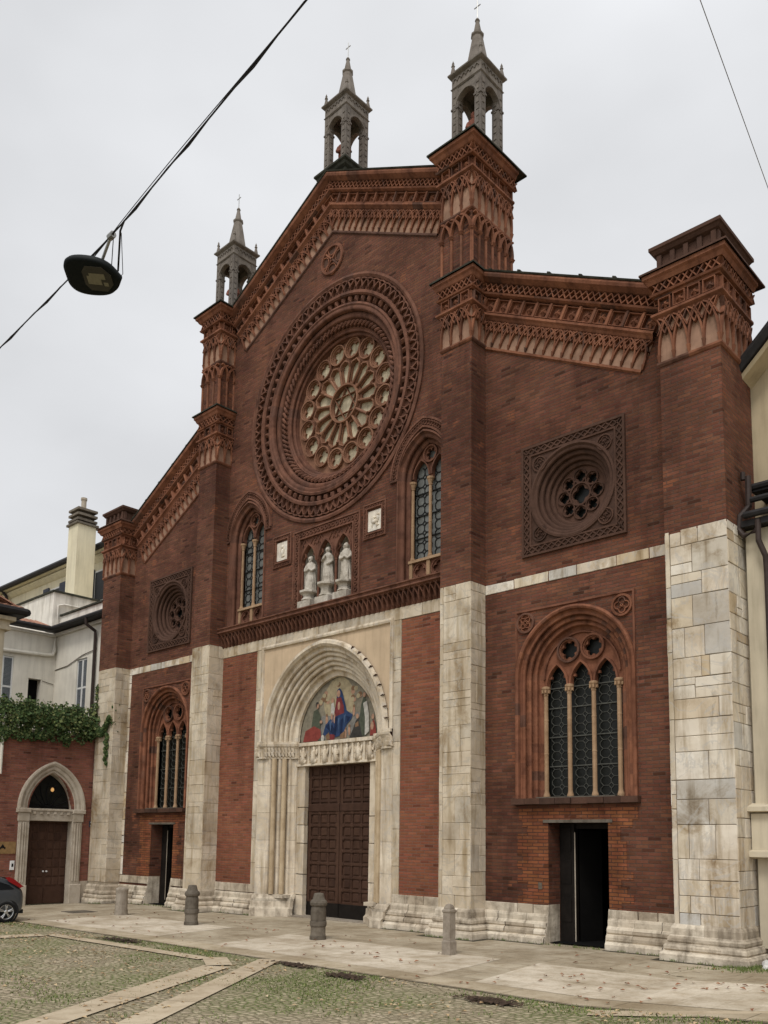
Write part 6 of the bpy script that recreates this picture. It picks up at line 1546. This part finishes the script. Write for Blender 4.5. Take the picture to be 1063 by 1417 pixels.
n = len(rows[0]); b.add([p for rw in rows for p in rw], [(i*n+k, i*n+(k+1)%n, (i+1)*n+(k+1)%n, (i+1)*n+k) for i in range(len(rows)-1) for k in range(n)]+[tuple(range(n)), tuple((len(rows)-1)*n+k for k in range(n))[::-1]])
body = cp(b.build('body', 'car_paint', car, True)); md = body.modifiers.new('round', 'SUBSURF'); md.levels = 2; md.render_levels = 2
for sg in (-1, 1):
    X = CXc+sg*.80
    b = MB(); S_ = lambda y, z: (CXc+sg*(.80-.14*max(0, z-.72)/.36+.012), y, gc+z)
    b.add([S_(YR-.30, .84), S_(YR-.62, .83), S_(YR-1.1, .81), S_(YR-1.1, 1.07), S_(YR-.66, 1.03), S_(YR-.44, .95)], [(0, 1, 2, 3, 4, 5)]); cp(b.build('side_window', 'car_glass', car))
    b = MB(); b.add([S_(YR-1.16, .81), S_(YR-2.3, .79), S_(YR-1.9, 1.07), S_(YR-1.16, 1.09)], [(0, 1, 2, 3)]); cp(b.build('side_window', 'car_glass', car))
    b = MB(); T_ = lambda y, z, o=0: (CXc+sg*(.785-.33*max(0, z-.80)+.014+o), y, gc+z)
    b.add([T_(YR-.10, .90), T_(YR-.16, .86), T_(YR-.44, 1.03), T_(YR-.53, 1.13), T_(YR-.44, 1.15), T_(YR-.30, 1.09), T_(YR-.06, .89), (CXc+sg*.60, YR-.06, gc+.88), (CXc+sg*.52, YR-.36, gc+1.12)], [(0, 1, 2, 3, 4, 5, 6), (6, 5, 8, 7), (5, 4, 8)]); cp(b.build('tail_light', 'tail', car))
    for wy in (.50, 2.95):
        cy, cz, X = YR-wy, gc+.27, CXc+sg*.735
        b = MB(); ax = lambda r_, t, dx: (X+sg*dx, cy+r_*cos(t), cz+r_*sin(t)); seg = 28
        def ring_(pr):
            rows = [[ax(r_, 2*pi*k/seg, dx) for k in range(seg)] for r_, dx in pr]; b.add([p for rw in rows for p in rw], [(i*seg+k, i*seg+(k+1)%seg, (i+1)*seg+(k+1)%seg, (i+1)*seg+k) for i in range(len(pr)-1) for k in range(seg)])
        ring_([(.33, -.02), (.33, .055), (.31, .062), (.272, .06)]); cp(b.build('wheel_arch', 'car_plastic', car))
        b = MB(); ring_([(.17, -.12), (.255, -.12), (.27, -.09), (.27, .05), (.255, .075), (.20, .08), (.185, .06)]); wh = cp(b.build('wheel', 'tyre', car, True))
        b = MB(); ring_([(.19, .06), (.185, .085), (.175, .08), (.17, -.05)]); ring_([(.05, .075), (.03, .085), (.001, .085)])
        for k in range(5):
            for dd in (-.10, .10):
                t = 2*pi*k/5+.3+dd; b.tube([ax(.03, t, .06), ax(.10, t+dd*.3, .075), ax(.178, t+dd*.2, .07)], [.014, .013, .013], 6)
        b.build('rim', 'rim', wh)
        b = MB(); ring_([(.17, -.06), (.01, -.06)]); b.build('brake_disc', 'car_plastic', wh)
b = MB(); b.box(CXc-.62, CXc+.62, YR-.10, YR+.02, gc+.20, gc+.30); cp(b.build('bumper_trim', 'car_plastic', car))
b = MB(); b.add([(CXc-.5, YR-.09, gc+.90), (CXc+.5, YR-.09, gc+.90), (CXc+.46, YR-.40, gc+1.13), (CXc-.46, YR-.40, gc+1.13)], [(0, 1, 2, 3)]); cp(b.build('rear_window', 'car_glass', car))

# ------------------------------------------------------------------ hanging street lamp, cables
LP = Vector((9.50, -12.0, 8.0))
lampo = empty('street_lamp', 'black LED street lamp hanging from a catenary cable over the square', 'street lamp', tuple(LP))
def lp_(o): o.matrix_parent_inverse = lampo.matrix_basis.inverted(); return o
Rl = Vector(r3); # lamp's own long axis: lies across the view, slightly tilted
ax = Vector((0.76, 0.60, -.13)).normalized(); az = ax.cross(Vector((-0.62, 0.78, 0.0))).normalized(); ay = az.cross(ax)
ay, az = (ay*cos(R(24))-az*sin(R(24))), (az*cos(R(24))+ay*sin(R(24)))
T3 = lambda u, v, w: LP+ax*u+ay*v+az*w
outl = [(-.30, 0), (-.29, .11), (-.22, .18), (-.08, .205), (.10, .19), (.22, .13), (.30, .02), (.31, 0), (.30, -.02), (.22, -.13), (.10, -.19), (-.08, -.205), (-.22, -.18), (-.29, -.11)]
P4 = outl; outl = []
for k in range(len(P4)):
    p0, p1, p2, p3 = (P4[(k+q) % len(P4)] for q in (-1, 0, 1, 2))
    for t in (0, .25, .5, .75): outl.append(tuple(.5*(2*p1[c]+(p2[c]-p0[c])*t+(2*p0[c]-5*p1[c]+4*p2[c]-p3[c])*t*t+(3*p1[c]-p0[c]-3*p2[c]+p3[c])*t**3) for c in (0, 1)))
b = MB(); rows = []
for sc, w in ((.86, -.045), (.97, -.035), (1.0, .0), (.97, .03), (.80, .055), (.45, .075), (.1, .08)):
    rows.append([T3(u*sc, v*sc, w) for u, v in outl])
n = len(outl); b.add([p for rw in rows for p in rw], [(i*n+k, i*n+(k+1)%n, (i+1)*n+(k+1)%n, (i+1)*n+k) for i in range(6) for k in range(n)]+[tuple(range(n))[::-1], tuple(6*n+k for k in range(n))])
hs = lp_(b.build('housing', 'lamp_black', lampo, True))
b = MB(); g_ = [(-.04, -.13), (.14, -.13), (.22, -.05), (.22, .05), (.14, .13), (-.04, .13), (-.09, .07), (-.09, -.07)]; b.add([T3(u, v, -.047) for u, v in g_]+[T3(u, v, -.055) for u, v in g_], [tuple(range(8, 16))[::-1]]+[(k, (k+1)%8, 8+(k+1)%8, 8+k) for k in range(8)]); b.build('lens', 'lamp_glass', hs)
b = MB()
for u0, u1, v0, v1 in ((-.02, .10, -.06, .06), (.10, .15, -.06, .0), (-.05, -.02, -.03, .06), (.12, .17, .03, .07)): b.add([T3(u0, v0, -.058), T3(u1, v0, -.058), T3(u1, v1, -.058), T3(u0, v1, -.058)], [(0, 1, 2, 3)])
b.build('led_panel', 'lamp_led', hs)
CB = lambda x: Vector((x, -11.99-(.094 if x > 9.87 else .037)*(x-9.87), 8.30+.0012*(x-9.87)**2))
b = MB(); b.tube([T3(.02, 0, .09), CB(9.80)], .016, 8); b.tube([CB(9.80)+Vector((-.03, 0, 0)), CB(9.80)+Vector((.05, 0, .0))], .035, 8); lp_(b.build('bracket', 'steel', lampo))
b = MB(); b.tube([T3(-.14, 0, .09), CB(9.78)], .005, 5); b.tube([T3(.16, .02, .07), CB(9.86)], .005, 5); b.tube([T3(.22, .03, .04), T3(.20, .03, .17), CB(10.02)+Vector((0, 0, -.06)), CB(10.10)], .010, 6); b.tube([T3(.25, .03, .03), T3(.27, .03, .12), CB(10.05)+Vector((0, 0, -.10))], .004, 5); lp_(b.build('lamp_lead', 'cable', lampo))
b = MB(); xs = [-11.7+i*.35 for i in range(112)]
b.tube([CB(x)+Vector((0, 0, 0)) for x in xs], .008, 6); b.tube([CB(x)+Vector((0, .010*cos(x*6), .010*sin(x*6)-.008)) for x in xs], .007, 6)
b.tube([CB(x)+Vector((0, 0, .025+.02*sin(x*1.3)) if x > 9.8 else (0, .0, .012*sin(x*9))) for x in xs], .004, 5)
tag(b.build('catenary_cable', 'cable'), 'dark twisted cable crossing the sky that carries the street lamp', 'cable')
b = MB(); A = Vector((15.05, -9.74, 9.0)); B_ = Vector((14.72, -7.3, 9.0)); d = B_-A
b.tube([A+d*t for t in (-6, -2, 0, 1, 2, 3.2)], .0035, 5); tag(b.build('overhead_wire', 'granite'), 'thin grey wire crossing the sky at the upper right corner', 'wire')
